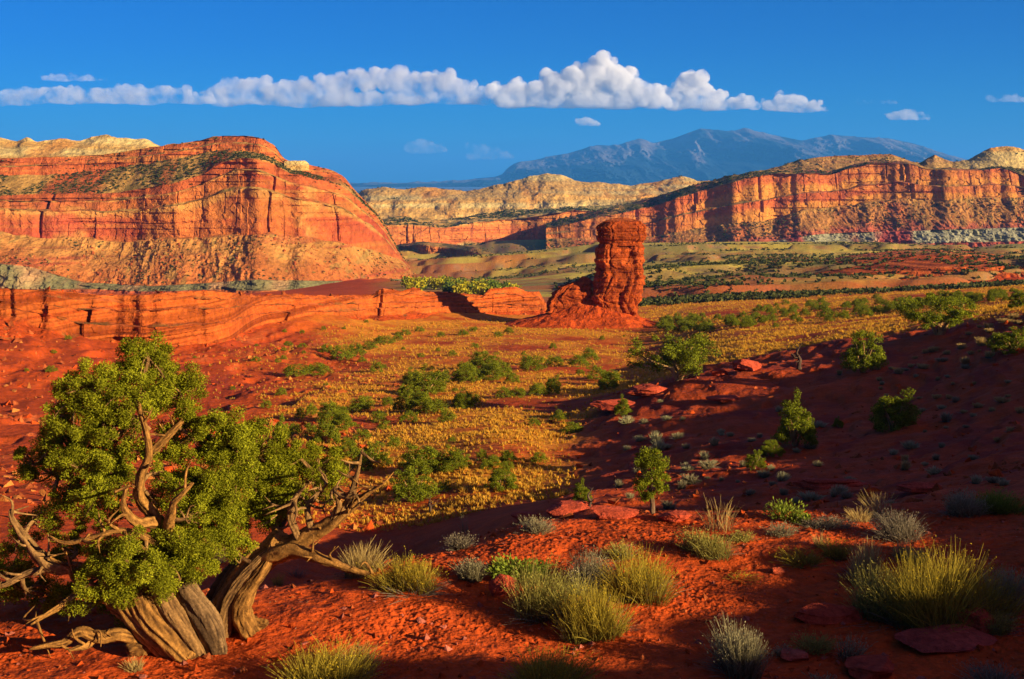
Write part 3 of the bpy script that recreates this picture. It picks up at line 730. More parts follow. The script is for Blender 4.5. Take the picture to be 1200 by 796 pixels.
def mat_cloud(name, density, scale, lo, hi, tone=(0.97, 0.97, 0.97)):
    m = mat_volume(name, tone, density, -0.2)
    t = m.node_tree; n = t.nodes
    v = [q for q in n if q.type == 'PRINCIPLED_VOLUME'][0]
    g = n.new('ShaderNodeNewGeometry')
    ns = n.new('ShaderNodeTexNoise'); ns.inputs['Scale'].default_value = scale; ns.inputs['Detail'].default_value = 5; ns.inputs['Roughness'].default_value = 0.62
    mr = n.new('ShaderNodeMapRange'); mr.inputs['From Min'].default_value = lo; mr.inputs['From Max'].default_value = hi
    mr.inputs['To Min'].default_value = 0; mr.inputs['To Max'].default_value = density
    t.links.new(g.outputs['Position'], ns.inputs['Vector']); t.links.new(ns.outputs['Fac'], mr.inputs['Value'])
    t.links.new(mr.outputs['Result'], v.inputs['Density'])
    m.cycles.volume_step_rate = 0.12
    return m
M_cloud = mat_cloud('cloud_vapour', 1 / 150.0, 0.0015, 0.37, 0.66, (0.95, 0.95, 0.955))
M_bank = mat_cloud('grey_cloud_vapour', 1 / 230.0, 0.0012, 0.40, 0.74, (0.84, 0.84, 0.87))
M_wisp = mat_cloud('thin_cloud_vapour', 1 / 500.0, 0.0013, 0.42, 0.66)
M_haze = mat_volume('haze_air', (0.06, 0.34, 0.92), 3.8e-5, 0.0)

def cloud(label, puffs, base_py, Y, mat, seed, flat=1.0):
    """a cumulus: lobes (px, py, radius in px) fused into one closed surface above a flat base"""
    r = np.random.default_rng(seed)
    bm = bmesh.new()
    sc = Y / FPX
    zb = float(zz(base_py, Y))
    lobes = []
    dense = []
    for a, b in zip(puffs[:-1], puffs[1:]):
        dense.append(a)
        for t in (0.33, 0.67):
            q = r.uniform(0.45, 1.15)
            dense.append((a[0] + (b[0] - a[0]) * t + r.normal() * 1.5, a[1] + (b[1] - a[1]) * t + r.normal() * a[2] * .22, (a[2] + (b[2] - a[2]) * t) * q))
    puffs = dense + [puffs[-1]]
    for (px, py, rad) in puffs:
        lobes.append((px, py, rad * r.uniform(0.75, 1.0), 0))
        lobes.append((px + rad * 0.4, base_py - rad * 0.45, rad * 0.75, 0)); lobes.append((px + rad * 0.9, base_py - rad * 0.3, rad * 0.7, rad * 0.3))
        for i in range(5):
            a = r.uniform(0, 2 * math.pi); e = r.uniform(-0.3, 1.0)
            q = rad * r.choice([0.22, 0.3, 0.38, 0.55])
            lobes.append((px + rad * 0.9 * math.cos(a), py - rad * 0.78 * e * flat, q, r.uniform(-1, 1) * rad * 0.9))
    for (px, py, rad, off) in lobes:
        x, y, z = at(px, py, Y)
        res = bmesh.ops.create_icosphere(bm, subdivisions=2, radius=rad * sc)
        for v in res['verts']:
            v.co = Vector((v.co.x, v.co.y * 1.3, v.co.z * flat)) + Vector((float(x), float(y) + off * sc, float(z)))
    bx = np.array([v.co.x for v in bm.verts]); bz = zb + 5.0 * sc * fbm(bx / sc / 30, 0 * bx, seed, 3, 4)
    for v, b_ in zip(bm.verts, bz):
        if v.co.z < b_: v.co.z = b_ + (v.co.z - b_) * 0.2
    me = bpy.data.meshes.new('cloud_lobes'); bm.to_mesh(me); bm.free()
    tmp = bpy.data.objects.new('cloud_lobes', me); C.objects.link(tmp)
    md = tmp.modifiers.new('fuse', 'REMESH'); md.mode = 'VOXEL'; md.voxel_size = 0.9 * sc
    dg = bpy.context.evaluated_depsgraph_get()
    ev = tmp.evaluated_get(dg).to_mesh()
    n = len(ev.vertices)
    co = np.empty(n * 3); ev.vertices.foreach_get('co', co); co = co.reshape(-1, 3)
    no = np.empty(n * 3); ev.vertices.foreach_get('normal', no); no = no.reshape(-1, 3)
    polys = [tuple(p.vertices) for p in ev.polygons]
    p = co / sc
    d = 3.2 * fbm(p[:, 0] / 10, p[:, 1] / 10, p[:, 2] / 8, seed, 4, 0.6) + 1.5 * (0.5 - np.abs(noise(p[:, 0] / 4, p[:, 1] / 4, p[:, 2] / 4, seed + 5))) + 0.8 * (0.5 - np.abs(noise(p[:, 0] / 1.9, p[:, 1] / 1.9, p[:, 2] / 1.9, seed + 6)))
    up = np.clip((co[:, 2] - zb) / (4 * sc), 0.15, 1)
    co = co + no * (d * up * sc)[:, None]
    tmp.evaluated_get(dg).to_mesh_clear()
    bpy.data.objects.remove(tmp); bpy.data.meshes.remove(me)
    q = np.array([f for f in polys if len(f) == 4]); t3 = np.array([f for f in polys if len(f) == 3])
    me = new_mesh('cloud', co, [a for a in (q, t3) if len(a)])
    return tag(link('cloud', me, mat), label, 'cloud', 'clouds above the mountains')

cloud('tall white cumulus cloud with the highest peak, right of centre in the long bank',
      [(585, 112, 13), (607, 108, 14), (628, 112, 15), (650, 101, 18), (672, 100, 20), (694, 92, 21), (706, 80, 16), (722, 96, 19), (745, 106, 17), (768, 112, 13)], 126, 46000, M_cloud, 101)
cloud('white cumulus cloud with a round head, right end of the long bank',
      [(782, 113, 14), (803, 101, 16), (815, 108, 15), (832, 113, 12), (858, 122, 8), (877, 120, 9)], 128, 47000, M_cloud, 102)
cloud('small ragged white cloud trailing to the right of the long bank', [(900, 124, 8), (917, 120, 9), (934, 120, 9), (950, 126, 7), (965, 130, 4)], 131, 47500, M_cloud, 103)
cloud('long grey cloud bank in the middle of the sky', [(250, 112, 12), (275, 104, 13), (300, 106, 15), (330, 108, 14), (352, 104, 15), (380, 102, 15), (405, 100, 15), (430, 96, 14), (452, 94, 14), (475, 98, 15), (500, 98, 15), (525, 98, 15), (545, 106, 13), (562, 112, 10)], 123, 48000, M_bank, 104)
cloud('low white cloud bank at the left edge of the sky', [(-20, 115, 11), (10, 114, 11), (35, 113, 10), (65, 112, 11), (90, 112, 11), (115, 112, 11), (140, 111, 12), (165, 109, 12), (190, 111, 11), (212, 113, 10), (240, 117, 8)], 122, 46500, M_bank, 105)
cloud('flat lens-shaped grey cloud above the bank on the left', [(52, 92, 5), (70, 91, 6), (88, 91, 6.5), (106, 92, 5), (122, 95, 3)], 96, 45000, M_wisp, 106, 0.8)
cloud('tiny white cloud floating just above the mountain peak', [(678, 144, 4), (688, 142, 5), (698, 144, 4)], 147, 46000, M_cloud, 107, 0.8)
cloud('faint white cloud low over the gap, the left one of two', [(480, 174, 7), (497, 169, 8), (512, 173, 7)], 179, 60000, M_wisp, 108, 0.9)
cloud('faint white cloud low over the gap, the right one of two', [(548, 172, 6), (562, 176, 8), (580, 179, 8), (595, 184, 5)], 186, 60000, M_wisp, 109, 0.9)
cloud('small white cloud alone at the right side of the sky', [(1042, 136, 4), (1056, 134, 6), (1070, 134, 6), (1084, 137, 4)], 140, 46000, M_cloud, 110, 0.8)
cloud('thin pale cloud at the far right edge of the sky', [(1162, 116, 4), (1180, 114, 5), (1198, 116, 5), (1215, 117, 4)], 120, 46000, M_wisp, 111, 0.7)
cloud('thin grey streak of cloud right of the long bank', [(1005, 119, 3), (1025, 119, 3.5), (1048, 120, 3)], 122, 46000, M_wisp, 112, 0.6)

def haze_box():
    b = bmesh.new()
    bmesh.ops.create_cube(b, size=2.0)
    for v in b.verts: v.co = Vector((v.co.x * 95000, v.co.y * 95000, -450 + (v.co.z + 1) * 0.5 * (450 + 1400)))
    me = bpy.data.meshes.new('haze'); b.to_mesh(me); b.free()
    o = link('haze', me, M_haze); o['kind'] = 'stuff'; o['label'] = 'thin blue haze of the distance'; o['category'] = 'haze'
haze_box()
# ------------------------------------------------------------------ rock pinnacle
def pinnacle():
    YP = 312.0
    sc = YP / FPX
    root = tag(empty('rock_pinnacle', at(722, 384, YP)), 'tall red sandstone rock tower with a wider layered cap, standing on a mound', 'rock tower')
    rx, ry, rz = root.location
    def stack(name, outline, depth, n, seed, parent_root, yoff=0.0, amp=1.0, cap=True):
        o = np.array(outline, float)
        py = np.linspace(o[0, 0], o[-1, 0], n)
        q = o[np.argsort(o[:, 0])]
        L = np.interp(py, q[:, 0], q[:, 1]); R = np.interp(py, q[:, 0], q[:, 2])
        th = np.linspace(0, 2 * math.pi, 121)[:-1]
        xl, _, z = at(L, py, YP); xr, _, _ = at(R, py, YP)
        cx = (xl + xr) / 2; hw = (xr - xl) / 2
        ct, st_ = np.cos(th), np.sin(th)
        e = 0.5 if name == 'shoulder' else 0.66
        ux = np.sign(ct) * np.abs(ct) ** e; uy = np.sign(st_) * np.abs(st_) ** e
        Zg = z[:, None] + 0 * th
        gx = cx[:, None] + hw[:, None] * ux; gy = YP + yoff + (depth * hw)[:, None] * uy
        led = fbm(Zg / 0.9, ux * 1.2 + 0 * Zg, uy * 1.2 + 0 * Zg, seed, 4, 0.6)
        lay = np.abs(noise(Zg / 2.1, 0.4 * ux + 0 * Zg, 0.4 * uy + 0 * Zg, seed + 2))
        crk = 1 - np.abs(noise(th[None, :] * 2.2 + 0.25 * noise(Zg / 5, 0, 0, seed + 1), Zg / 16, 0, seed + 4))
        crk = np.clip((crk - 0.86) / 0.14, 0, 1)
        blk = fbm(ux * 2.5 + 0 * Zg, Zg / 3.4, uy * 2.5 + 0 * Zg, seed + 7, 4)
        t1, t2, h1 = cells(th[None, :] * 2.0 + 0.3 * noise(Zg / 3, ux, uy, seed + 20), Zg / 4.5 + 0 * th, seed + 21)
        s1, s2, h2 = cells(th[None, :] * 5.0 + 0.2 * noise(Zg / 1.5, ux, uy, seed + 22), Zg / 0.9 + 0 * th, seed + 23)
        lz = np.floor(Zg / 0.85 + 0.5 * noise(ux * 1.2, uy * 1.2, Zg / 3, seed + 24))
        d = amp * (0.3 * led + 0.7 * blk - 0.8 * crk - (0.5 if name == 'cap_rock' else 0.2) * np.clip(0.16 - lay, 0, 1) / 0.16 + 0.5 * (h1 - 0.5) + 0.22 * (h2 - 0.5) - 0.22 * np.clip(1 - (t2 - t1) * 8, 0, 1) + (0.8 if name == 'cap_rock' else 0.4) * (_h(lz, 0 * lz, 0 * lz, seed + 25) - 0.5))
        gx = gx + d * ux; gy = gy + d * uy
        col = strata(Zg, gx, 1.6, [WALLRED * .9, WALLRED, WALLRED * 0.7, WALLRED * 1.1, np.array((0.40, 0.10, 0.02))], 30 + seed)
        col = col * (1 - 0.35 * crk)[..., None] * (1 + 0.3 * fbm(gx / 1.2, Zg / 0.7, gy / 1.2, seed + 9, 3))[..., None]
        V = np.stack([gx, gy, Zg], -1).reshape(-1, 3)
        m = len(th)
        i = np.arange(n * m).reshape(n, m); ii = np.roll(i, -1, 1)
        Q = np.stack([i[:-1], i[1:], ii[1:], ii[:-1]], -1).reshape(-1, 4)
        # lumpy top, in three rings
        mb = MB()
        tops = []
        cur = V[-m:] if o[0, 0] > o[-1, 0] else V[:m]
        base_i = i[-1] if o[0, 0] > o[-1, 0] else i[0]
        cen = cur.mean(0)
        VV = [V]; CC = [col.reshape(-1, 3)]; TT = []
        cnt = len(V); prev = base_i
        for f, up in ((0.72, 0.35), (0.4, 0.6), (0.05, 0.7)):
            ring = cen + (cur - cen) * f; ring[:, 2] = cen[2] + up + 0.5 * fbm(ring[:, 0] / 2, ring[:, 1] / 2, 0, seed + 12, 3)
            VV.append(ring); CC.append(np.tile(RED * 0.9, (m, 1)))
            cu = np.arange(cnt, cnt + m); cnt += m
            Q = np.concatenate([Q, np.stack([prev, cu, np.roll(cu, -1), np.roll(prev, -1)], -1)])
            prev = cu
        V = np.concatenate(VV) - np.array([rx, ry, rz])
        return link(name, new_mesh(name, V, Q, np.concatenate(CC), False), M_mid, parent_root)
    stack('shaft', [(390, 700, 752), (378, 704, 750), (368, 700, 748), (357, 693.5, 747), (345, 693.5, 750), (332, 696, 754), (322, 698.5, 755), (310, 698.5, 753.5), (300, 698, 753), (292, 700, 753), (284, 703, 753)], 0.8, 150, 3, root)
    cap = stack('cap_rock', [(287, 702.5, 753), (284, 702, 754), (280, 700.5, 755.5), (272, 698.5, 757), (266, 699, 756), (262, 702, 754), (259, 709, 751)], 0.85, 60, 5, root, 0, 0.75)
    cap['label'] = 'darker layered caprock overhanging the tower'
    sh = stack('shoulder', [(366, 640, 697), (356, 645, 696), (348, 648, 695), (343, 651, 694.5), (337, 657, 694), (333, 668, 693.5), (328.5, 679, 692)], 0.6, 70, 8, root, 1.5, 1.5)
    sh['label'] = 'broken lower block leaning on the left of the tower'
    # mound of red rubble under the tower
    n, m = 110, 260
    r = np.linspace(0, 1, n)[:, None]; th = np.linspace(0, 2 * math.pi, m + 1)[:-1][None, :]
    cx, cy = float(at(702, 370, YP)[0]), YP + 1
    wx = np.where(np.cos(th) < 0, 27.0, 17.5)
    X = cx + r * wx * np.cos(th); Yv = cy + r * 17 * np.sin(th)
    zt = float(zz(349, YP)); zb = H(X, Yv) - 0.6
    prof = (1 - r) ** 1.15
    Z = zb + (zt - zb) * prof + 0.9 * ridged(np.cos(th) * 3 * (0.4 + r), np.sin(th) * 3 * (0.4 + r), 0, 61, 4) * r * (1 - r) * 2.4
    Z = Z + 0.8 * (np.abs(noise(Z / 1.1, X / 20, 0, 63)) - 0.5) * (1 - r) + 0.35 * fbm(X / 1.4, Yv / 1.4, 0, 64, 4) * (1 - r * r)
    i = np.arange(n * m).reshape(n, m); ii = np.roll(i, -1, 1)
    Q = np.stack([i[:-1], i[1:], ii[1:], ii[:-1]], -1).reshape(-1, 4)
    col = np.broadcast_to(SOIL * 1.0, X.shape + (3,)) * (1 + 0.3 * fbm(X / 3, Yv / 3, Z / 2, 62, 4))[..., None]
    V = np.stack([X, Yv, Z], -1).reshape(-1, 3) - np.array([rx, ry, rz])
    link('rubble_mound', new_mesh('rubble_mound', V, Q, col.reshape(-1, 3), False), M_mid, root)
pinnacle()

# ------------------------------------------------------------------ plant builders
def unit(v): return v / np.maximum(np.linalg.norm(v, axis=-1, keepdims=True), 1e-9)

def leaves(mb, P, D, length, width, col, N=None):
    """one diamond leaf per point"""
    n = len(P)
    D = unit(D)
    S = unit(np.cross(D, rng.normal(size=(n, 3)) if N is None else N))
    L = np.broadcast_to(np.asarray(length), (n,))[:, None]; W = np.broadcast_to(np.asarray(width), (n,))[:, None]
    V = np.stack([P, P + D * L * 0.55 + S * W * 0.5, P + D * L, P + D * L * 0.55 - S * W * 0.5], 1).reshape(-1, 3)
    q = np.arange(n * 4).reshape(n, 4)
    mb.add(V, q, None, np.repeat(col, 4, 0))

def leaf_colour(n, dark, light, spread=1.0):
    t = np.clip(rng.beta(1.6, 1.6, n) * spread, 0, 1)[:, None]
    return np.array(dark) * (1 - t) + np.array(light) * t

def clump(mb, c, r, n, length, width, dark, light, squash=0.8):
    d = unit(rng.normal(size=(n, 3)))
    rad = r * rng.uniform(0.25, 1.0, n)[:, None] ** 0.6
    P = np.asarray(c) + d * rad * np.array([1, 1, squash])
    D = 0.45 * d + 0.9 * rng.normal(size=(n, 3)) + np.array([0, 0, 0.3])
    shade = rng.uniform(0.7, 1.15)
    leaves(mb, P, D, length * rng.uniform(0.6, 1.3, n), width * rng.uniform(0.7, 1.2, n), leaf_colour(n, dark, light) * shade, d + 0.45 * rng.normal(size=(n, 3)))

def smooth_path(pts, per=6):
    p = np.asarray(pts, float)
    q = np.concatenate([[2 * p[0] - p[1]], p, [2 * p[-1] - p[-2]]])
    out = []
    for i in range(1, len(q) - 2):
        for j in range(per):
            t = j / per
            out.append(0.5 * (2 * q[i] + (q[i + 1] - q[i - 1]) * t + (2 * q[i - 1] - 5 * q[i] + 4 * q[i + 1] - q[i + 2]) * t * t + (3 * q[i] - q[i - 1] - 3 * q[i + 1] + q[i + 2]) * t ** 3))
    out.append(q[-2])
    return np.array(out)

def tube(mb, pts, rad, seg=10, per=6, twist=2.0, ridge=0.2, seed=0, c_light=(0.40, 0.235, 0.085), c_dark=(0.075, 0.035, 0.015), wig=0.0):
    """a tapering, twisted, ridged limb along a path (x, y, z) with one radius per point"""
    a = np.concatenate([np.asarray(pts, float), np.asarray(rad, float)[:, None]], 1)
    a = smooth_path(a, per)
    P, R = a[:, :3], np.maximum(a[:, 3], 0.002)
    n = len(P)
    if wig:
        s = np.arange(n) / per
        P = P + wig * R[:, None] * np.stack([noise(s * 1.3, seed, 0.5, 1), noise(s * 1.3, seed, 0.5, 2), noise(s * 1.3, seed, 0.5, 3)], -1)
    T = unit(np.gradient(P, axis=0))
    ref = np.array([0.3, 0.9, 0.2]); U = unit(np.cross(T[0], ref))
    us = []
    for i in range(n):
        U = unit(U - T[i] * np.dot(U, T[i])); us.append(U)
    U = np.array(us); W = np.cross(T, U)
    th = np.linspace(0, 2 * math.pi, seg + 1)[:-1]
    dist = np.concatenate([[0], np.cumsum(np.linalg.norm(np.diff(P, axis=0), axis=1))])
    tw = th[None, :] + twist * (dist / max(dist[-1], 1e-6))[:, None]
    ft = noise(np.cos(tw) * 2.4 + 5, np.sin(tw) * 2.4 + 5, dist[:, None] * 0.8 + seed, seed) + 0.6 * noise(np.cos(tw) * 6, np.sin(tw) * 6, dist[:, None] * 1.6, seed + 1)
    fine = noise(np.cos(tw) * 9, np.sin(tw) * 9, dist[:, None] * 1.3, seed + 3) + 0.5 * noise(np.cos(tw) * 18, np.sin(tw) * 18, dist[:, None] * 1.8, seed + 4)
    rr = R[:, None] * (1 + ridge * ft + 0.3 * ridge * fine)
    V = P[:, None, :] + rr[..., None] * (np.cos(th)[None, :, None] * U[:, None, :] + np.sin(th)[None, :, None] * W[:, None, :])
    g = np.clip(0.55 + 0.35 * ft + 0.55 * fine + 0.2 * noise(P[:, :1] * 6, P[:, 1:2] * 6, P[:, 2:3] * 6, seed + 2), 0, 1)
    col = np.array(c_dark) * (1 - g[..., None]) + np.array(c_light) * g[..., None]
    i = np.arange(n * seg).reshape(n, seg); ii = np.roll(i, -1, 1)
    Q = np.stack([i[:-1], ii[:-1], ii[1:], i[1:]], -1).reshape(-1, 4)
    V = np.concatenate([V.reshape(-1, 3), P[:1], P[-1:]]); col = np.concatenate([col.reshape(-1, 3), [c_dark, c_light]])
    b = n * seg
    T3 = np.concatenate([np.stack([np.full(seg, b), ii[0], i[0]], -1), np.stack([np.full(seg, b + 1), i[-1], ii[-1]], -1)])
    mb.add(V, Q, T3, col)
    return P

GREEN_D, GREEN_L = (0.060, 0.078, 0.007), (0.27, 0.29, 0.018)

def tree_meshes(seed, style):
    """a unit-height juniper or pinyon: returns trunk mesh, crown mesh"""
    global rng
    keep = rng; rng = np.random.default_rng(seed)
    tr, cr = MB(), MB()
    tops = []
    if style == 'spread':      # broad crown on visible crooked limbs
        base = np.zeros(3)
        for k in range(5):
            a = k * 1.26 + rng.uniform(-.4, .4); L = rng.uniform(0.35, 0.7)
            p = [base, np.array([0.1 * math.cos(a), 0.1 * math.sin(a), 0.22]), np.array([L * 0.55 * math.cos(a), L * 0.55 * math.sin(a), 0.42 + rng.uniform(-.06, .1)]), np.array([L * math.cos(a), L * math.sin(a), 0.6 + rng.uniform(-.1, .2)])]
            P = tube(tr, p, [0.045, 0.035, 0.022, 0.008], 7, 5, 1, 0.2, seed + k, wig=1.5)
            tops += [P[-1], P[-4], P[-7]]
        cl = [t + rng.normal(size=3) * np.array([.1, .1, .07]) for t in tops for _ in range(5)]
        cl += [np.array([rng.uniform(-.6, .6), rng.uniform(-.55, .55), rng.uniform(0.55, 0.88)]) for _ in range(26)]
        cl = [c for c in cl if (c[0] / .85) ** 2 + (c[1] / .8) ** 2 + ((c[2] - .5) / .5) ** 2 < 1.1]
        rr, nl = 0.10, 170
    elif style == 'upright':   # small tree with one trunk
        P = tube(tr, [(0, 0, 0), (0.03, 0, .25), (-0.02, 0.02, .5), (0.02, 0, .85)], [0.05, 0.045, 0.03, 0.008], 8, 5, 1, 0.2, seed, c_light=(0.2, 0.13, 0.08), wig=1.2)
        cl = []
        for k in range(60):
            z = rng.uniform(0.28, 0.97); w = 0.36 * math.sin(math.pi * min(1, (z - 0.15) / 0.95)) ** 0.7
            a = rng.uniform(0, 6.28); q = w * rng.uniform(0.3, 1.0)
            cl.append(np.array([q * math.cos(a), q * math.sin(a), z + rng.normal() * .02]))
        rr, nl = 0.085, 150
    else:                      # round bush to the ground
        for k in range(5):
            a = k * 1.3; tube(tr, [(0, 0, 0), (.1 * math.cos(a), .1 * math.sin(a), .25), (.25 * math.cos(a + .3), .25 * math.sin(a + .3), .6)], [.03, .02, .006], 6, 4, 1, .2, seed + k, wig=1.5)
        cl = []
        big = style == 'full'
        for k in range(120 if big else 64):
            d = unit(rng.normal(size=3)); d[2] = abs(d[2])
            q = rng.uniform(0.35, 1.0) ** 0.5 * (0.85 + 0.3 * noise(d[0] * 1.7 + seed, d[1] * 1.7, d[2] * 1.7, 3))
            cl.append(np.array([0.52 * q * d[0], 0.52 * q * d[1], 0.12 + 0.80 * q * d[2]]))
        rr, nl = (0.085, 120) if big else (0.11, 60)
    for c in cl:
        clump(cr, c, rr * rng.uniform(0.6, 1.25), int(nl * rng.uniform(0.6, 1.2)), 0.036 if style in ('full', 'spread', 'upright') else 0.055, 0.018 if style in ('full', 'spread', 'upright') else 0.026, GREEN_D, GREEN_L)
    t, c = tr.mesh('trunk'), cr.mesh('crown', False)
    for me, mt in ((t, M_wood), (c, M_leaf)): me.materials.append(mt)
    rng = keep
    return t, c

TREES = {st: [tree_meshes(sd, st) for sd in sds] for st, sds in (('spread', (11, 12)), ('upright', (21, 22)), ('bush', (31, 32, 33, 34)), ('full', (51, 52, 53, 54)))}

def plant_tree(px, py, w, h, label, style='bush', group=None, name='juniper_tree', cat='tree', var=None, parts=True):
    g = ground(px, py)
    if g is None: return None
    s = g.y / FPX
    W0 = {'spread': 1.45, 'upright': 0.72, 'bush': 1.1, 'full': 1.05}[style]
    t, c = TREES[style][(var if var is not None else random.randrange(99)) % len(TREES[style])]
    g.z -= 0.03 * h * s
    if parts:
        o = empty(name, g)
        link('trunk', t, None, o); link('crown', c, None, o)
    else:
        o = link(name, c, None, None, g)
    o.scale = (w * s / W0, w * s / W0, h * s); o.rotation_euler = (0, 0, random.uniform(0, 6.28))
    tag(o, label, cat, group)
    return o

# trees standing along the crest and on the shaded hillside
plant_tree(795, 446, 106, 62, 'broad grey-green juniper on the rocky nose of the hill, nearest tree to the pinnacle', 'spread', var=0)
plant_tree(1010, 437, 58, 62, 'bright green juniper of two stacked lobes on the sunlit crest of the hill', 'full', var=1)
plant_tree(1102, 392, 98, 52, 'wide flat-topped juniper on the skyline of the hill at the right', 'spread', var=1)
plant_tree(932, 523, 66, 70, 'round bright green pinyon in the middle of the shaded slope', 'full', var=2, name='pinyon_tree')
plant_tree(1047, 505, 74, 57, 'light green leaning pinyon on the shaded slope, right of the round one', 'full', var=3, name='pinyon_tree')
plant_tree(763, 602, 46, 80, 'small upright pinyon with a bare trunk in the gully behind the foreground ledge', 'upright', var=0, name='pinyon_tree')
plant_tree(1186, 414, 66, 40, 'dark green juniper at the right edge near the top of the hill', 'full', var=0)
plant_tree(905, 535, 34, 24, 'low green shrub in the shadow below the round pinyon', 'full', var=1, name='shrub', cat='shrub')
plant_tree(982, 501, 18, 14, 'tiny green shrub between the two bright pinyons', 'full', var=2, name='shrub', cat='shrub')
plant_tree(1194, 362, 34, 26, 'dark juniper on the skyline cut by the right edge of the picture', 'full', var=3)
plant_tree(884, 550, 26, 30, 'dark green shrub half hidden in shade, lower left of the round pinyon', 'full', var=0, name='shrub', cat='shrub')
plant_tree(682, 592, 34, 34, 'dark shaded juniper at the foot of the hill nose', 'full', var=2)

# shrubs of the valley floor, from the photograph's clumps: x, base y, width, height in a 2.4 times enlarged crop at (200, 320)
VAL = [(480,245,60,45),(520,235,50,40),(440,225,40,25),(600,200,60,25),(640,190,30,20),(350,290,70,35),(420,285,60,35),(390,280,40,25),(580,280,35,35),
 (880,270,80,50),(830,310,70,60),(900,300,90,50),(940,290,50,40),(1020,275,70,45),(1000,260,40,30),(1080,260,50,30),(1150,265,60,35),(1180,250,50,40),
 (720,340,100,70),(680,320,60,50),(760,310,50,40),(700,390,90,60),(660,360,50,50),(820,380,60,50),(850,375,50,40),(640,390,40,35),(610,375,35,30),
 (940,350,50,30),(980,350,40,30),(1030,345,50,40),(1075,340,45,50),(310,475,40,80),(350,460,40,40),(365,410,30,35),(395,400,35,35),(270,380,30,25),(310,345,30,25),
 (450,420,60,60),(480,440,80,50),(530,390,60,45),(550,385,50,40),(585,420,45,35),(395,460,40,40),(440,480,80,70),(500,520,60,60),(560,550,90,80),(630,490,40,35),
 (710,560,120,80),(680,640,110,90),(800,550,80,60),(770,615,40,35),(930,610,80,70),(890,550,40,30),(1090,415,40,30),(1130,450,60,30),(840,290,50,40),(960,310,40,30),
 (1200,300,60,40),(1240,310,60,36),(1230,330,50,50),(1270,400,50,50),(780,420,50,34),(745,395,60,44),(670,420,50,34),(540,470,50,34),(600,440,36,26),(480,400,40,30),
 (700,165,26,16),(760,180,24,16),(820,175,26,16),(850,165,20,14),(560,215,40,24),(660,175,30,18),(920,180,26,16),(950,170,30,18),(330,205,26,14),(370,210,24,14),(240,250,24,16)]
GV = 'dark green junipers scattered on the valley floor'
for (x, y, w, h) in VAL:
    plant_tree(200 + x / 2.4, 320 + y / 2.4, w / 2.4 * 1.35, h / 2.4 * 1.25, 'dark green juniper bush on the sunlit grassy valley floor below the red wall', 'full' if h > 45 else 'bush', GV, 'juniper_bush', 'bush', parts=h > 64)
for k in range(70):
    px = rng.uniform(420, 760); py = rng.uniform(392, 560) if px < 640 else rng.uniform(392, 450)
    if noise(px / 45, py / 16, 0, 71) < 0.05: continue
    w = rng.uniform(7, 16) * (0.6 + (py - 380) / 130)
    plant_tree(px, py, w, w * rng.uniform(.6, .9), 'dark green juniper bush on the sunlit grassy valley floor below the red wall', 'bush', GV, 'juniper_bush', 'bush', parts=False)
GP = 'junipers in the belt right of the pinnacle'
for k in range(175):
    px = rng.uniform(770, 1195); t = rng.uniform(0, 1)
    lo = np.interp(px, [790, 900, 1000, 1100, 1190], [393, 386, 374, 360, 352]); hi = np.interp(px, [790, 900, 1000, 1100, 1190], [376, 358, 352, 347, 342])
    py = lo + (hi - lo) * t
    w = rng.uniform(9, 21) * (1.15 - 0.45 * t)
    plant_tree(px, py, w, w * rng.uniform(.6, .85), 'small dark juniper in the dense belt on the plain right of the rock tower', 'bush', GP, 'juniper_bush', 'bush', parts=False)
for k in range(34):
    px = rng.uniform(20, 640); py = rng.uniform(395, 470) - 40 * sstep(250, 600, px)
    w = rng.uniform(6, 11)
    plant_tree(px, py, w, w * .7, 'tiny dark bush on the bare red slope under the red wall', 'bush', 'tiny bushes on the red slope', 'desert_bush', 'bush', parts=False)
plant_tree(178, 411, 19, 14, 'dark round bush on the bare red slope just above the old juniper', 'bush', None, 'desert_bush', 'bush', 1, False)
plant_tree(60, 436, 18, 10, 'low dark bush on the bare red slope at the left, above the old juniper', 'bush', None, 'desert_bush', 'bush', 2, False)
# ------------------------------------------------------------------ scrub, rubble and grass too many to count
def scatter_blobs(name, label, cat, pts, size, dark, light, n=9, mat=None, seed=1, aspect=0.7):
    """small leafy tufts at many points, one mesh"""
    r = np.random.default_rng(seed)
    pts = np.asarray(pts); m = len(pts)
    sz = size * r.uniform(0.5, 1.35, m)
    d = unit(r.normal(size=(m, n, 3))); d[..., 2] = np.abs(d[..., 2])
    P = pts[:, None, :] + d * (sz[:, None] * r.uniform(0.1, 0.5, (m, n)))[..., None] * np.array([1, 1, aspect])
    D = unit(d + 0.8 * r.normal(size=(m, n, 3)))
    S = unit(np.cross(D, r.normal(size=(m, n, 3))))
    L = sz[:, None, None] * 0.55
    V = np.stack([P - D * L * .4, P + S * L * .4, P + D * L * .6, P - S * L * .4], 2).reshape(-1, 3)
    t = r.uniform(0, 1, (m, n, 1)); col = np.array(dark) * (1 - t) + np.array(light) * t
    col = np.repeat(col.reshape(-1, 3), 4, 0)
    me = new_mesh(name, V, np.arange(m * n * 4).reshape(-1, 4), col, False)
    return stuff(link(name, me, mat or M_leaf), label, cat)

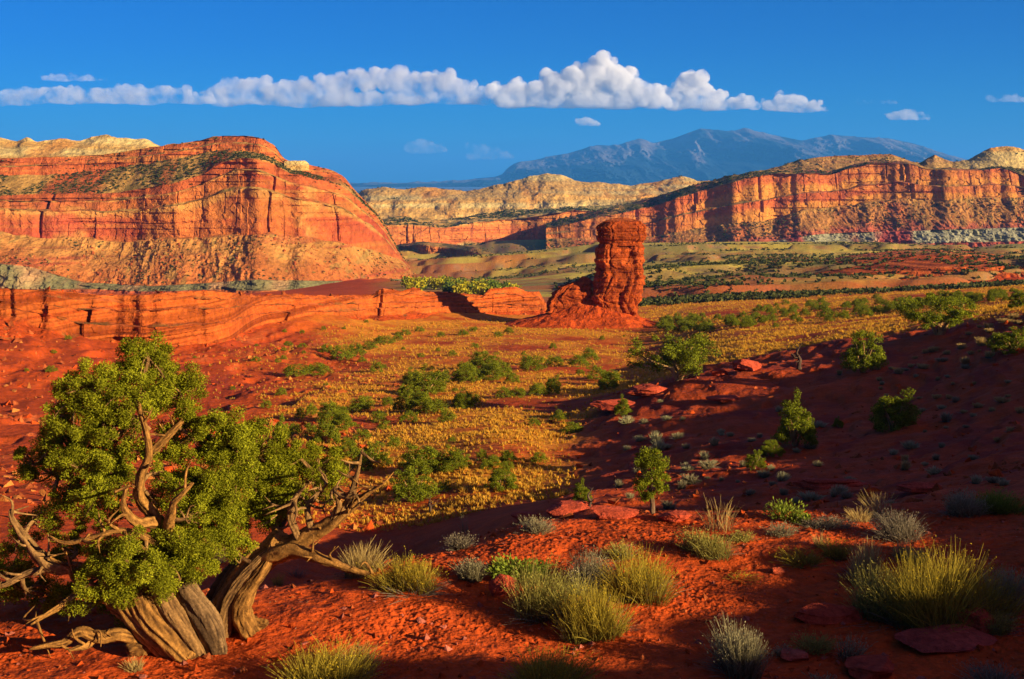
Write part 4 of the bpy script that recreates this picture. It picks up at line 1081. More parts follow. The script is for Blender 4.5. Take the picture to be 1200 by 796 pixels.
def rubble(name, label, cat, pts, size, cols, seed, mat):
    r = np.random.default_rng(seed)
    pts = np.asarray(pts); m = len(pts)
    sz = size * r.pareto(2.2, m).clip(0.1, 3.0) * 0.6
    O = np.array([[1, 0, 0], [0, 1, 0], [-1, 0, 0], [0, -1, 0], [0, 0, .8], [0, 0, -.8]], float)
    O = O[None] * r.uniform(0.5, 1.1, (m, 6, 1)) + 0.25 * r.normal(size=(m, 6, 3))
    V = (pts[:, None] + O * sz[:, None, None]).reshape(-1, 3)
    T = np.array([[0, 1, 4], [1, 2, 4], [2, 3, 4], [3, 0, 4], [1, 0, 5], [2, 1, 5], [3, 2, 5], [0, 3, 5]])
    T = (T[None] + 6 * np.arange(m)[:, None, None]).reshape(-1, 3)
    cols = np.array(cols); c = cols[r.integers(0, len(cols), m)] * r.uniform(0.75, 1.15, (m, 1))
    return stuff(link(name, new_mesh(name, V, T, np.repeat(c, 6, 0), False), mat), label, cat)

def on(rel, kinds, n, seed, thr=-9.0, sc=40, tmin=0.0, tmax=1.0):
    r = np.random.default_rng(seed)
    rows = np.where(np.isin(rel['K'], kinds))[0]
    rows = rows[(rel['T'][rows, 0] >= tmin) & (rel['T'][rows, 0] <= tmax)]
    i = r.choice(rows, n * 3); j = r.integers(0, rel['X'].shape[1], n * 3)
    P = np.stack([rel['X'][i, j], rel['Y'][i, j], rel['Z'][i, j]], -1)
    k = fbm(P[:, 0] / sc, P[:, 1] / sc, P[:, 2] / sc, seed, 3) > thr
    return P[k][:n]
DK, LT = (0.020, 0.028, 0.008), (0.075, 0.085, 0.025)
scatter_blobs('scrub_vegetation', 'dark scrub dotting the ledges of the left butte', 'scrub', np.concatenate([on(BUT, ['bench'], 2400, 1, -0.25, 45), on(BUT, ['upper'], 250, 2, 0), on(BUT, ['talus'], 350, 3, 0.0)]), 2.1, DK, LT)
scatter_blobs('scrub_vegetation', 'dark scrub on the slopes of the right-hand mesa', 'scrub', np.concatenate([on(MESA, ['bench'], 1500, 4, -0.05, 70), on(MESA, ['talus'], 700, 5, 0.0, 60), on(CAPS, ['dome'], 600, 6, 0.1, 60)]), 3.2, DK, LT)
scatter_blobs('scrub_vegetation', 'dark scrub on the low red ledges of the plain', 'scrub', on(LEDGE, ['bench', 'upper', 'talus', 'back'], 1500, 19, -0.1, 30), 2.2, DK, (0.11, 0.11, 0.03))
scatter_blobs('scrub_vegetation', 'dark scrub on the benches of the canyon gap', 'scrub', np.concatenate([on(GAP, ['bench', 'talus'], 1700, 7, -0.05, 90), on(DOMES, ['dome'], 500, 8, 0.15, 120, 0, 0.3)]), 4.6, DK, LT)
rubble('rubble', 'fallen blocks on the talus of the left butte', 'rubble', on(BUT, ['talus'], 3200, 9, -0.2, 30), 1.1, [ORANGE * .8, TAN * .7, RED * .9], 9, M_far)
rubble('rubble', 'fallen blocks on the talus of the right-hand mesa', 'rubble', on(MESA, ['talus'], 1800, 10, -0.2, 40), 1.5, [ORANGE * .7, RED * .7], 10, M_far)
rubble('rubble', 'loose blocks below the red wall', 'rubble', on(WALL, ['talus', 'bench'], 1500, 11, -0.1, 20), 0.5, [RED, SOIL, RED * .7], 11, M_mid)

def flats():
    r = np.random.default_rng(15)
    N = 26000
    Y = np.exp(r.uniform(math.log(430), math.log(1750), N)); c = r.uniform(430, 1240, N); x = Y * (c - 600) / 1445
    k = (fbm(x / 90, Y / 60, 0, 33, 4) + 0.25 * r.normal(size=N) > 0.12) & ((c > 650) | (Y > 900))
    x, Y = x[k], Y[k]
    scatter_blobs('scrub_vegetation', 'dark scrub speckling the flats beyond the rock tower', 'scrub', np.stack([x, Y, H(x, Y) + .3], -1), 2.6, DK, (0.11, 0.11, 0.03), n=7, seed=16)
flats()

def cottonwoods():
    r = np.random.default_rng(5)
    P = []
    col = []
    for k in range(150):
        u_ = r.uniform(0, 1); c = 482 + 118 * u_ + r.normal() * 6; Y = r.uniform(600, 660 + 220 * (1 - u_))
        if noise(c / 12, Y / 40, 0, 77) < -0.15: continue
        x = Y * (c - 600) / 1445
        z = float(H(np.array([x]), np.array([Y]))[0])
        h = 2.5 + 6.5 * r.beta(1.5, 2.5); y_ = r.uniform(0, 1) < 0.62
        n = 130
        d = unit(r.normal(size=(n, 3)))
        P.append(np.array([x, Y, z + h * .55]) + d * r.uniform(.3, 1, (n, 1)) * np.array([h * .55, h * .55, h * .5]))
        t = r.uniform(0, 1, (n, 1))
        A = (np.array((0.20, 0.19, 0.012)), np.array((0.46, 0.38, 0.02))) if y_ else (np.array((0.05, 0.075, 0.012)), np.array((0.16, 0.20, 0.02)))
        col.append(A[0] * (1 - t) + A[1] * t)
    P = np.concatenate(P); col = np.concatenate(col)
    mb = MB(); global rng
    leaves(mb, P, rng.normal(size=P.shape), 1.5, 1.1, col)
    stuff(link('cottonwood_woods', mb.mesh('cottonwood_grove', False), M_leaf), 'yellow and green cottonwood grove below the canyon mouth', 'trees')
cottonwoods()

def valley_grass():
    r = np.random.default_rng(8)
    N = 130000
    Y = np.exp(r.uniform(math.log(62), math.log(470), N)); c = r.uniform(180, 1230, N)
    x = Y * (c - 600) / 1445
    n1 = fbm(x / 14, Y / 14, 0, 21, 4)
    n5 = fbm(x / 5, Y / 5, 0, 29, 4)
    dens = (0.10 + 0.90 * sstep(250, 470, c + 60 * n1)) * sstep(-0.40, 0.2, n1 + 0.08 + 0.25 * r.normal(size=N)) * sstep(-0.5, 0.05, n5)
    hill = sstep(620, 700, c) * (1 - sstep(-6, 6, Y - hill_end(c) + 6 * n1))
    wallback = (c < 640) & (Y > np.interp(c, [-90, 0, 100, 200, 270, 300, 340, 400, 470, 560, 640], [170, 178, 186, 198, 210, 238, 254, 276, 298, 328, 342]))
    k = (r.uniform(0, 1, N) < dens) & (r.uniform(0, 1, N) > hill * 1.2) & ~wallback
    x, Y = x[k], Y[k]; z = H(x, Y)
    m = len(x); nb = 8
    big = 0.32 + 0.0011 * Y
    h = 0.8 * big * (0.3 + 1.3 * r.beta(1.3, 3.0, m))
    a = r.uniform(0, 6.283, (m, nb)); sp = r.uniform(0.2, 0.9, (m, nb))
    B = np.stack([x, Y, z - .03], -1)[:, None, :] + np.stack([np.cos(a), np.sin(a), 0 * a], -1) * (0.22 * h[:, None] * sp)[..., None]
    Tp = B + np.stack([np.cos(a) * sp * .55, np.sin(a) * sp * .55, 1 - .45 * sp], -1) * h[:, None, None]
    S = np.stack([-np.sin(a), np.cos(a), 0 * a], -1) * (0.17 * h)[:, None, None]
    V = np.stack([B - S, B + S, Tp], 2).reshape(-1, 3)
    tint = r.uniform(0, 1, (m, 1, 1, 1)); g = r.uniform(.8, 1.15, (m, nb, 1, 1))
    colr = (np.array((0.66, 0.34, 0.035)) * tint + np.array((0.46, 0.26, 0.035)) * (1 - tint)) * g * np.ones((1, 1, 3, 1))
    me = new_mesh('dry_grass', V, np.arange(m * nb * 3).reshape(-1, 3), colr.reshape(-1, 3), False)
    stuff(link('dry_grass', me, M_grass), 'yellow dry grass tufts covering the valley floor', 'grass')
valley_grass()
# ------------------------------------------------------------------ rocks
def rock(w, d, h, seed, boxy=0.4, layer=0.0, cut=0.25, tint=(1, 1, 1)):
    """one angular block or slab, centred on its base"""
    n, m = 60, 110
    v = np.linspace(-math.pi / 2, math.pi / 2, n)[:, None]; u = np.linspace(0, 2 * math.pi, m + 1)[:-1][None, :]
    pw = lambda a: np.sign(a) * np.abs(a) ** boxy
    x = pw(np.cos(v)) * pw(np.cos(u)); y = pw(np.cos(v)) * pw(np.sin(u)); z = pw(np.sin(v)) + 0 * u
    r = np.random.default_rng(seed)
    # slice corners off with random planes so that no two blocks share an outline
    for k in range(26):
        nn = unit(r.normal(size=3) * np.array([1, 1, 0.6])); q = r.uniform(0.62, 1.0)
        dd = np.maximum(x * nn[0] + y * nn[1] + z * nn[2] - q, 0)
        x, y, z = x - dd * nn[0], y - dd * nn[1], z - dd * nn[2]
    f = 1 + 0.13 * fbm(x * 1.8, y * 1.8, z * 1.8, seed, 5, 0.6) + 0.05 * fbm(x * 7, y * 7, z * 7, seed + 1, 4)
    x, y, z = x * f, y * f, z * f
    if layer:
        e = 1 + layer * (np.abs(noise(z * 4.0, x * 0.5, y * 0.5, seed + 2)) - 0.4); x, y = x * e, y * e
    V = np.stack([x * w / 2, y * d / 2, z * h / 2 + h * 0.3], -1)
    i = np.arange(n * m).reshape(n, m); ii = np.roll(i, -1, 1)
    Q = np.stack([i[:-1], ii[:-1], ii[1:], i[1:]], -1).reshape(-1, 4)
    col = np.array((0.40, 0.062, 0.026)) * np.array(tint) * (1 + 0.3 * fbm(x * 2, y * 2, z * 4, seed + 3, 4))[..., None]
    return new_mesh('rock', V.reshape(-1, 3), Q, col.reshape(-1, 3), False)

def put_rock(px, py, w, h, label, seed, depth=1.0, rot=0.0, tilt=0.0, name='boulder', cat='rock', layer=0.0, boxy=0.45, tint=(1, 1, 1), group=None, mat=None):
    g = ground(px, py); s = g.y / FPX
    o = link(name, rock(w * s, w * s * depth, h * s, seed, boxy, layer, tint=tint), mat or M_near, None, g)
    o.rotation_euler = (tilt, tilt * 0.6, rot)
    return tag(o, label, cat, group)

put_rock(968, 726, 104, 24, 'long flat red sandstone slab lying left of the big yellow rabbitbrush', 1, 0.42, 0.32, 0.12, 'rock_slab', layer=0.2)
put_rock(1112, 756, 160, 20, 'broad low purple-red rock slab at the lower right', 2, 0.55, -0.1, 0.05, 'rock_slab', layer=0.2, tint=(0.9, 1.1, 1.5))
put_rock(1148, 740, 62, 34, 'rounded red rock at the foot of the big rabbitbrush', 3, 0.9, 0.3, 0.0)
put_rock(1018, 792, 74, 26, 'dark flat rock at the bottom edge, right of the silver sagebrush', 4, 0.8, -0.2, -0.05, 'rock_slab', layer=0.1)
put_rock(930, 772, 46, 12, 'small pale pink slab beside the green tufts at the bottom', 5, 0.8, 0.2, 0.0, 'rock_slab', tint=(0.9, 1.3, 1.6))
put_rock(588, 696, 40, 32, 'dark red block at the left of the yellow rabbitbrush clump', 6, 0.8, 0.5, 0.1)
put_rock(665, 606, 74, 20, 'layered rock ledge at the left end of the foreground rim', 7, 0.7, 0.0, 0.0, 'rock_ledge', layer=0.15)
put_rock(722, 607, 66, 16, 'flat rock ledge in the middle of the foreground rim', 8, 0.7, 0.2, 0.05, 'rock_ledge', layer=0.15)
put_rock(618, 612, 40, 14, 'small rock step at the tip of the foreground rim', 9, 0.8, 0.0, 0.0, 'rock_ledge', layer=0.15)
put_rock(790, 610, 44, 12, 'thin rock ledge on the rim below the tall straw grass', 10, 0.7, 0.1, 0.0, 'rock_ledge', layer=0.15)
put_rock(874, 434, 46, 17, 'large broken red boulder on the crest of the hill, beside the broad juniper', 11, 1.0, 0.3, 0.1, layer=0.15)
put_rock(842, 440, 26, 11, 'red boulder between the broad juniper and the large broken boulder', 12, 1.0, 0.9, 0.1, layer=0.1)
put_rock(764, 462, 66, 15, 'cracked red outcrop on the nose of the hill below the broad juniper', 13, 0.8, 0.1, 0.0, 'rock_outcrop', layer=0.2)
put_rock(722, 480, 60, 13, 'lower red outcrop at the tip of the hill nose', 14, 0.8, -0.2, 0.0, 'rock_outcrop', layer=0.2)
put_rock(975, 572, 110, 16, 'long dark ledge across the foot of the shaded slope', 15, 0.5, 0.0, 0.0, 'rock_ledge', layer=0.25)
put_rock(1080, 575, 80, 13, 'thin dark ledge on the shaded slope behind the grey sagebrush', 16, 0.5, 0.05, 0.0, 'rock_ledge', layer=0.25)
put_rock(850, 470, 60, 7, 'low ledge breaking out of the upper shaded slope', 17, 0.6, -0.1, 0.0, 'rock_ledge', layer=0.25)
put_rock(912, 672, 20, 9, 'single orange stone on the lit gravel in front of the slab', 18, 0.8, 0.3, 0.0, tint=(1.2, 1.4, 1.2))
def litter():
    r = np.random.default_rng(23)
    N = 1500
    Y = 8.6 + 7 * r.uniform(0, 1, N); c = r.uniform(-40, 1240, N); x = Y * (c - 600) / 1445
    k = (H(x, Y) > -4.6) & (fbm(x / 0.8, Y / 0.8, 0, 24, 3) > 0.05)
    x, Y = x[k], Y[k]; n = len(x)
    P = np.stack([x, Y, H(x, Y, True) + .008], -1)
    a = r.uniform(0, 6.28, n); D = np.stack([np.cos(a), np.sin(a), r.normal(size=n) * .12], -1)
    mb = MB()
    col = np.array([(0.30, 0.20, 0.11), (0.16, 0.10, 0.06), (0.36, 0.27, 0.17)])[r.integers(0, 3, n)]
    leaves(mb, P, D, 0.03 + 0.12 * r.beta(1, 4, n), 0.007, col, np.tile(np.array([[0.2, 0.1, 1.0]]), (n, 1)))
    stuff(link('twig_litter', mb.mesh('twig_litter', False), M_grass), 'dry twigs and litter lying on the red soil', 'litter')
litter()

def stones():
    r = np.random.default_rng(3)
    N = 5000
    Y = 8.5 + 9 * r.uniform(0, 1, N) ** 1.1; c = r.uniform(-40, 1240, N); x = Y * (c - 600) / 1445
    k = H(x, Y) > -4.8
    x, Y = x[k], Y[k]
    rubble('gravel', 'red gravel and chips strewn over the foreground', 'gravel', np.stack([x, Y, H(x, Y, True) + .004], -1), 0.028, [SOIL, RED, SOIL * 0.7, np.array((0.36, 0.10, 0.06))], 4, M_near)
    N = 6000
    c = r.uniform(-60, 470, N); Y = np.exp(r.uniform(math.log(62), math.log(230), N)); x = Y * (c - 600) / 1445
    k = fbm(x / 18, Y / 18, 0, 91, 3) > -0.1
    x, Y = x[k], Y[k]
    rubble('loose_rubble', 'loose red stones on the bare slope under the red wall', 'stones', np.stack([x, Y, H(x, Y) + .02], -1), 0.30, [RED, SOIL, RED * .6, ORANGE * .9], 7, M_near)
    N = 1800
    c = r.uniform(640, 1240, N); Y = np.exp(r.uniform(math.log(30), math.log(125), N)); x = Y * (c - 600) / 1445
    rubble('loose_rubble', 'loose red stones on the shaded hillside', 'stones', np.stack([x, Y, H(x, Y) + .02], -1), 0.17, [RED, SOIL, RED * .7], 6, M_near)
stones()

# ------------------------------------------------------------------ bunch grasses, sagebrush and rabbitbrush
def blades(mb, n, w, h, spread, base_c, tip_c, width, r, dome=0.5, droop=0.15, base_r=0.25, vary=0.3):
    """n thin curved stems fanning from a small base; returns tip positions"""
    a = r.uniform(0, 2 * math.pi, n); q = np.sqrt(r.uniform(0, 1, n))
    B = np.stack([np.cos(a) * q * w * base_r, np.sin(a) * q * w * base_r, np.full(n, -0.01)], -1)
    a2 = a + r.normal(size=n) * 0.5; q2 = np.clip(q + r.normal(size=n) * 0.15, 0, 1.1)
    hh = h * (1 - dome * q2 ** 2) * r.uniform(1 - vary, 1.0, n)
    lean = r.normal(size=2) * 0.06 * w
    T = np.stack([np.cos(a2) * q2 * w * spread + lean[0], np.sin(a2) * q2 * w * spread + lean[1], hh], -1) + r.normal(size=(n, 3)) * np.array([.05, .05, .02]) * w
    M = (B + T) / 2 + np.stack([-np.cos(a2) * q2 * w * .08, -np.sin(a2) * q2 * w * .08, hh * droop], -1)
    tt = np.array([0, 0.33, 0.66, 1.0])
    P = B[:, None] * ((1 - tt) ** 2)[None, :, None] + 2 * M[:, None] * (tt * (1 - tt))[None, :, None] + T[:, None] * (tt ** 2)[None, :, None]
    S = unit(np.cross(T - B, r.normal(size=(n, 3))))
    wd = width * np.array([1.0, 0.9, 0.7, 0.25])
    L = P - S[:, None] * wd[None, :, None] / 2; R = P + S[:, None] * wd[None, :, None] / 2
    V = np.stack([L, R], 2).reshape(-1, 3)
    k = np.arange(n)[:, None] * 8
    Q = np.concatenate([np.concatenate([k + 2 * i, k + 2 * i + 1, k + 2 * i + 3, k + 2 * i + 2], 1) for i in range(3)])
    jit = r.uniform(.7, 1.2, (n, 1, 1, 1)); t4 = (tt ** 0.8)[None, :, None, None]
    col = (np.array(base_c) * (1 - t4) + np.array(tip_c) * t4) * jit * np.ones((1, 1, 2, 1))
    mb.add(V, Q, None, col.reshape(-1, 3))
    return T

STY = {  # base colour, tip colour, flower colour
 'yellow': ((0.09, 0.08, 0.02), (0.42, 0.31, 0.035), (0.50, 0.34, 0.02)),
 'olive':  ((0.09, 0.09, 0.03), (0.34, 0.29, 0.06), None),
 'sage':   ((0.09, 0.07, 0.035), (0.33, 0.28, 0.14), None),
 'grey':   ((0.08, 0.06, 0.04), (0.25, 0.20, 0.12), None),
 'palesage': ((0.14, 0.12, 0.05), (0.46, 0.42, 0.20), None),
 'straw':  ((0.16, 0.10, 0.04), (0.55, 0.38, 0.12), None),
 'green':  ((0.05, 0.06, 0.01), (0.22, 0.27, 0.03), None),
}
def shrub_mesh(style, w, h, n, seed, width=0.007, leafy=False):
    r = np.random.default_rng(seed)
    b, t, f = STY[style]
    st, fl = MB(), None
    tall = style == 'straw'
    k = max(1, int(round(n / 170)))
    tips = []
    for q in range(k):
        a = r.uniform(0, 6.28); u = 0 if k == 1 else math.sqrt(r.uniform(0, 1)) * 0.30
        off = np.array([math.cos(a) * u * w, math.sin(a) * u * w, 0])
        ww = w * (1.15 if k == 1 else r.uniform(0.6, 0.95)); hh = h * r.uniform(0.78, 1.12) * (1 - 0.4 * u)
        n0 = len(st.V)
        tp = blades(st, int(n * 1.5 / k), ww, hh, 0.5 if not tall else 0.45, np.array(b) * r.uniform(.8, 1.2), np.array(t) * r.uniform(.75, 1.15), width * 0.8, r, dome=0.22 if not tall else 0.1, base_r=0.26, vary=0.62)
        for V in st.V[n0:]: V += off
        tips.append(tp + off)
    tips = np.concatenate(tips)
    n0 = len(st.V)
    blades(st, n // 4, w * 0.95, h * 0.5, 0.62, (0.12, 0.09, 0.07), (0.22, 0.18, 0.12), width * .8, r, dome=0.7, vary=0.6)      # dead grey stems
    n = len(tips); m = n // 2 if f else 2 * n
    src = tips[r.integers(0, n, m)]
    if f is not None:
        fl = MB(); P = src + r.normal(size=(m, 3)) * np.array([.008, .008, .012])
        keep = P[:, 2] > h * 0.35
        global rng; old = rng; rng = r
        P = P[keep]
        leaves(fl, P, r.normal(size=P.shape) + np.array([0, 0, .6]), 0.018 * r.uniform(.6, 1.3, len(P)), 0.008, np.array(f) * r.uniform(.6, 1.15, (len(P), 1)))
        rng = old
    elif style in ('sage', 'grey', 'green', 'olive'):
        P = src * np.array([1, 1, 1]) * r.uniform(0.5, 1.0, (m, 1)) + r.normal(size=(m, 3)) * .012
        old = rng; rng = r
        big = 2.2 if leafy else 1.0
        leaves(st, P, src + r.normal(size=P.shape) * .15 + np.array([0, 0, .1]), 0.022 * big, 0.009 * big, np.array(t) * r.uniform(.6, 1.1, (m, 1)))
        rng = old
    return st.mesh('stems', False), (fl.mesh('blossoms', False) if fl else None)

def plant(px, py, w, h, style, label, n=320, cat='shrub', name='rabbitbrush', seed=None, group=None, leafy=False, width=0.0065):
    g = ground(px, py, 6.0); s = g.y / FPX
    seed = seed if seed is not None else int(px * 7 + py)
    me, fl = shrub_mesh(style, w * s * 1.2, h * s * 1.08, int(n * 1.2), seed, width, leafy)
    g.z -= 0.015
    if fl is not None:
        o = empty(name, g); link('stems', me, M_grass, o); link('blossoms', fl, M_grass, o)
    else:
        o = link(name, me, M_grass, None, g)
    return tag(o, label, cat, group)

plant(1116, 734, 128, 94, 'yellow', 'largest yellow-topped rabbitbrush, a broad mound behind the purple-red rock slab', 1400, seed=1)
plant(1058, 728, 100, 70, 'olive', 'olive green bush crowding the left flank of the largest rabbitbrush', 700, seed=2, name='desert_shrub')
plant(1176, 716, 60, 60, 'sage', 'grey-green twiggy bush at the right flank of the largest rabbitbrush', 380, seed=3, name='sagebrush')
plant(690, 741, 84, 78, 'yellow', 'bright yellow rabbitbrush at the front of the central clump', 750, seed=4)
plant(752, 698, 82, 62, 'yellow', 'golden rabbitbrush at the right of the central clump', 700, seed=5)
plant(640, 722, 88, 76, 'olive', 'grey-green bush at the left of the central clump of rabbitbrush', 650, seed=6, name='desert_shrub')
plant(702, 690, 70, 52, 'sage', 'pale grey brush filling the middle of the central clump', 420, seed=7, name='sagebrush')
plant(730, 655, 34, 26, 'olive', 'small olive tuft standing just behind the central clump', 160, cat='grass', name='grass_tuft')
plant(482, 694, 74, 46, 'yellow', 'yellow-green bunch right of the old juniper and its low dead branch', 620, seed=8)
plant(430, 672, 62, 36, 'straw', 'dull straw-coloured tuft at the tip of the low dead branch', 360, cat='grass', name='grass_tuft')
plant(554, 674, 46, 34, 'sage', 'pale grey tuft between the yellow-green bunch and the central clump', 240, name='sagebrush')
plant(538, 642, 30, 22, 'grey', 'grey twiggy sagebrush at the edge of the shaded hollow', 160, name='sagebrush')
plant(544, 624, 12, 26, 'sage', 'thin upright grey stalks above the grey twiggy sagebrush', 40, cat='grass', name='dry_stalks')
plant(388, 806, 100, 56, 'yellow', 'yellow rabbitbrush at the bottom edge, right of the juniper trunk', 900, seed=9)
plant(422, 790, 46, 40, 'straw', 'straw-coloured stems against the right side of the bottom-edge rabbitbrush', 200, cat='grass', name='grass_tuft')
plant(640, 806, 100, 52, 'yellow', 'yellow-green bush cut by the bottom edge below the central clump', 800, seed=10)
plant(862, 788, 66, 70, 'sage', 'silver-grey sagebrush standing alone in the shade near the bottom', 520, seed=11, name='sagebrush')
plant(1010, 678, 52, 50, 'straw', 'pale straw bunch grass at the left of the largest rabbitbrush', 380, cat='grass', name='grass_tuft')
plant(1062, 660, 42, 30, 'straw', 'rusty orange low bush behind the largest rabbitbrush', 300, seed=12, name='desert_shrub')
plant(829, 648, 60, 34, 'olive', 'olive cushion plant at the foot of the tall straw stalks', 420, name='desert_shrub')
plant(843, 622, 46, 50, 'straw', 'tall thin straw stalks rising above the olive cushion plant', 46, cat='grass', name='dry_stalks', width=0.008)
plant(1046, 632, 62, 40, 'grey', 'grey-violet sagebrush on the rim right of the middle', 480, name='sagebrush')
plant(1030, 606, 40, 34, 'straw', 'thin straw stalks behind the grey-violet sagebrush', 70, cat='grass', name='dry_stalks')
plant(970, 616, 50, 15, 'grey', 'low dark grey mat of sagebrush on the rim', 300, name='sagebrush')
plant(1008, 612, 30, 18, 'straw', 'small straw tuft between the low grey mat and the grey-violet sagebrush', 120, cat='grass', name='grass_tuft')
plant(1124, 606, 48, 36, 'sage', 'pale grey sagebrush on the rim at the right', 420, name='sagebrush')
plant(1172, 602, 60, 34, 'green', 'green-topped bush right of the pale grey sagebrush on the rim', 520, name='desert_shrub')
plant(940, 660, 50, 18, 'yellow', 'low patch of yellow grass in the lit middle of the foreground', 200, cat='plant', name='flowering_plant')
plant(980, 652, 34, 24, 'yellow', 'small yellow tuft right of the low yellow patch', 180, cat='plant', name='flowering_plant')
plant(962, 642, 20, 22, 'straw', 'tiny straw tuft behind the low yellow patch', 60, cat='grass', name='grass_tuft')
plant(870, 678, 34, 9, 'yellow', 'flat scrap of yellow grass on the lit gravel', 90, cat='plant', name='flowering_plant')
plant(612, 676, 58, 26, 'green', 'low leafy bright green bush at the left of the central clump', 360, leafy=True, name='leafy_shrub')
plant(626, 624, 40, 24, 'sage', 'grey tuft on the rock ledge at the left of the rim', 220, name='sagebrush')
plant(920, 610, 34, 30, 'green', 'spindly bright green seedling on the rim', 90, leafy=True, name='leafy_shrub')
plant(937, 613, 20, 12, 'green', 'small lime green tuft beside the spindly seedling', 90, leafy=True, name='leafy_shrub')
plant(912, 628, 34, 16, 'sage', 'pale tuft in front of the spindly seedling', 130, cat='grass', name='grass_tuft')
plant(870, 634, 28, 12, 'olive', 'flat olive tuft on the rim right of the tall straw stalks', 110, cat='grass', name='grass_tuft')
plant(952, 762, 46, 22, 'olive', 'small green tuft beside the pale pink slab', 170, cat='grass', name='grass_tuft')
plant(918, 768, 20, 14, 'sage', 'tiny grey tuft left of the pale pink slab', 60, cat='grass', name='grass_tuft')
plant(1174, 742, 46, 30, 'olive', 'grey-green tuft at the right edge in front of the largest rabbitbrush', 220, cat='grass', name='grass_tuft')
plant(994, 772, 34, 40, 'sage', 'sparse thin stalks behind the dark flat rock', 60, cat='grass', name='dry_stalks')
plant(968, 806, 34, 24, 'sage', 'thin grey stalks at the bottom edge left of the dark flat rock', 60, cat='grass', name='dry_stalks')
plant(1166, 806, 60, 26, 'grey', 'low grey twigs in the lower right corner', 200, cat='grass', name='dry_stalks')
plant(326, 686, 18, 22, 'yellow', 'small yellow tuft under the low dead branch of the juniper', 110, cat='plant', name='flowering_plant')
plant(348, 676, 24, 18, 'grey', 'small grey tuft under the low dead branch of the juniper', 110, cat='grass', name='grass_tuft')
plant(158, 786, 26, 16, 'straw', 'small straw tuft below the juniper root at the lower left', 90, cat='grass', name='grass_tuft')
plant(255, 660, 44, 40, 'grey', 'dead grey brush caught between the two trunks of the juniper', 260, name='dead_brush')

# tufts on the shaded hillside: enlarged-crop coordinates (2.4 times, from (700, 330))
HT = [(85,400),(130,400),(195,390),(165,430),(120,450),(240,390),(375,435),(250,470),(300,500),(325,515),(260,530),(310,555),(395,565),(410,520),(450,510),(470,550),(490,530),(525,600),(600,615),(665,605),(710,560),(740,575),(800,290),(865,250),(895,270),(970,225),(985,270),(1035,245),(1155,285),(60,580),(90,610),(200,640),(560,480),(430,600),(330,460),(620,520),(520,560),(700,610),(880,470),(350,560),(150,500)]
HY = [(1060,290),(955,330),(990,330),(1030,370),(1070,355),(1110,365),(1140,340),(1155,325),(1190,370),(1160,425),(1125,450),(865,505),(865,530),(985,205),(1045,150),(1050,205),(1080,180),(1170,105),(1145,115),(1025,190),(680,262),(1100,130),(1075,130),(1000,290),(905,330)]
r_ = np.random.default_rng(77)
for k in range(45): HT.append((r_.uniform(80, 1190), r_.uniform(330, 640)))
for k in range(22): HY.append((r_.uniform(760, 1190), 0)); HY[-1] = (HY[-1][0], np.interp(HY[-1][0], [760, 1190], [255, 110]) + r_.uniform(0, 90))
PRO = {}
for st in ('sage', 'grey', 'yellow', 'straw'):
    PRO[st] = [shrub_mesh({'yellow': 'straw', 'sage': 'palesage', 'grey': 'sage'}.get(st, st), 1.0, 0.75, 150, 500 + i, 0.05)[0] for i in range(2)]
    for me in PRO[st]: me.materials.append(M_grass)
def tuft(x, y, st, label, group, k):
    g = ground(700 + x / 2.4, 330 + y / 2.4, 24)
    if g is None: return
    o = link('sagebrush_tuft' if st in ('sage', 'grey') else 'grass_tuft', PRO[st][k % 2], None, None, g)
    w = g.y / FPX * (5 + 13 * r_.beta(1.2, 2.2)) * (1.15 if y > 450 else 0.9)
    o.scale = (w * r_.uniform(.8, 1.9), w * r_.uniform(.8, 1.3), w * r_.uniform(.6, 1.25)); o.rotation_euler = (0, 0, r_.uniform(0, 6))
    tag(o, label, 'shrub' if st in ('sage', 'grey') else 'grass', group)
for k, (x, y) in enumerate(HT):
    tuft(x, y, ('sage', 'grey')[k % 2], 'small grey-green sagebrush tuft on the shaded red hillside', 'sagebrush tufts on the shaded hillside', k)
for k, (x, y) in enumerate(HY):
    tuft(x, y, 'straw', 'small yellow bunch grass on the upper right of the red hillside', 'yellow grass bunches on the upper hillside', k)

# ------------------------------------------------------------------ dead snags
def snag(px, py, h, label, seed, lean=0.3):
    g = ground(px, py); s = g.y / FPX; H_ = h * s
    r = np.random.default_rng(seed)
    root = tag(empty('dead_tree', g), label, 'dead tree')
    dk = dict(c_light=(0.10, 0.06, 0.04), c_dark=(0.03, 0.02, 0.015))
    m = MB(); P = tube(m, [(0, 0, -.05), (.05 * H_, 0, .3 * H_), (-.06 * H_, 0, .6 * H_), (lean * .4 * H_, 0, H_)], [.09 * H_, .07 * H_, .05 * H_, .012 * H_], 8, 6, 2, .2, seed, wig=1.0, **dk)
    link('trunk', m.mesh('trunk'), M_wood, root)
    for k in range(6):
        p = P[r.integers(5, len(P) - 2)]; a = r.uniform(0, 6.28); L = H_ * r.uniform(.3, .55)
        m = MB(); tube(m, [p, p + np.array([math.cos(a) * L * .5, math.sin(a) * L * .4, .1 * L]), p + np.array([math.cos(a + .4) * L, math.sin(a) * L * .6, .45 * L])], [.03 * H_, .02 * H_, .006 * H_], 6, 5, 1, .2, seed + k, wig=2.0, **dk)
        link('branch', m.mesh('branch'), M_wood, root)
snag(935, 433, 32, 'bare dead juniper snag in silhouette on the crest of the hill', 3)
snag(504, 603, 24, 'small dead stump sticking up in the shaded hollow', 5, 0.1)
snag(690, 596, 26, 'leafless grey shrub skeleton at the foot of the hill nose', 8, 0.5)

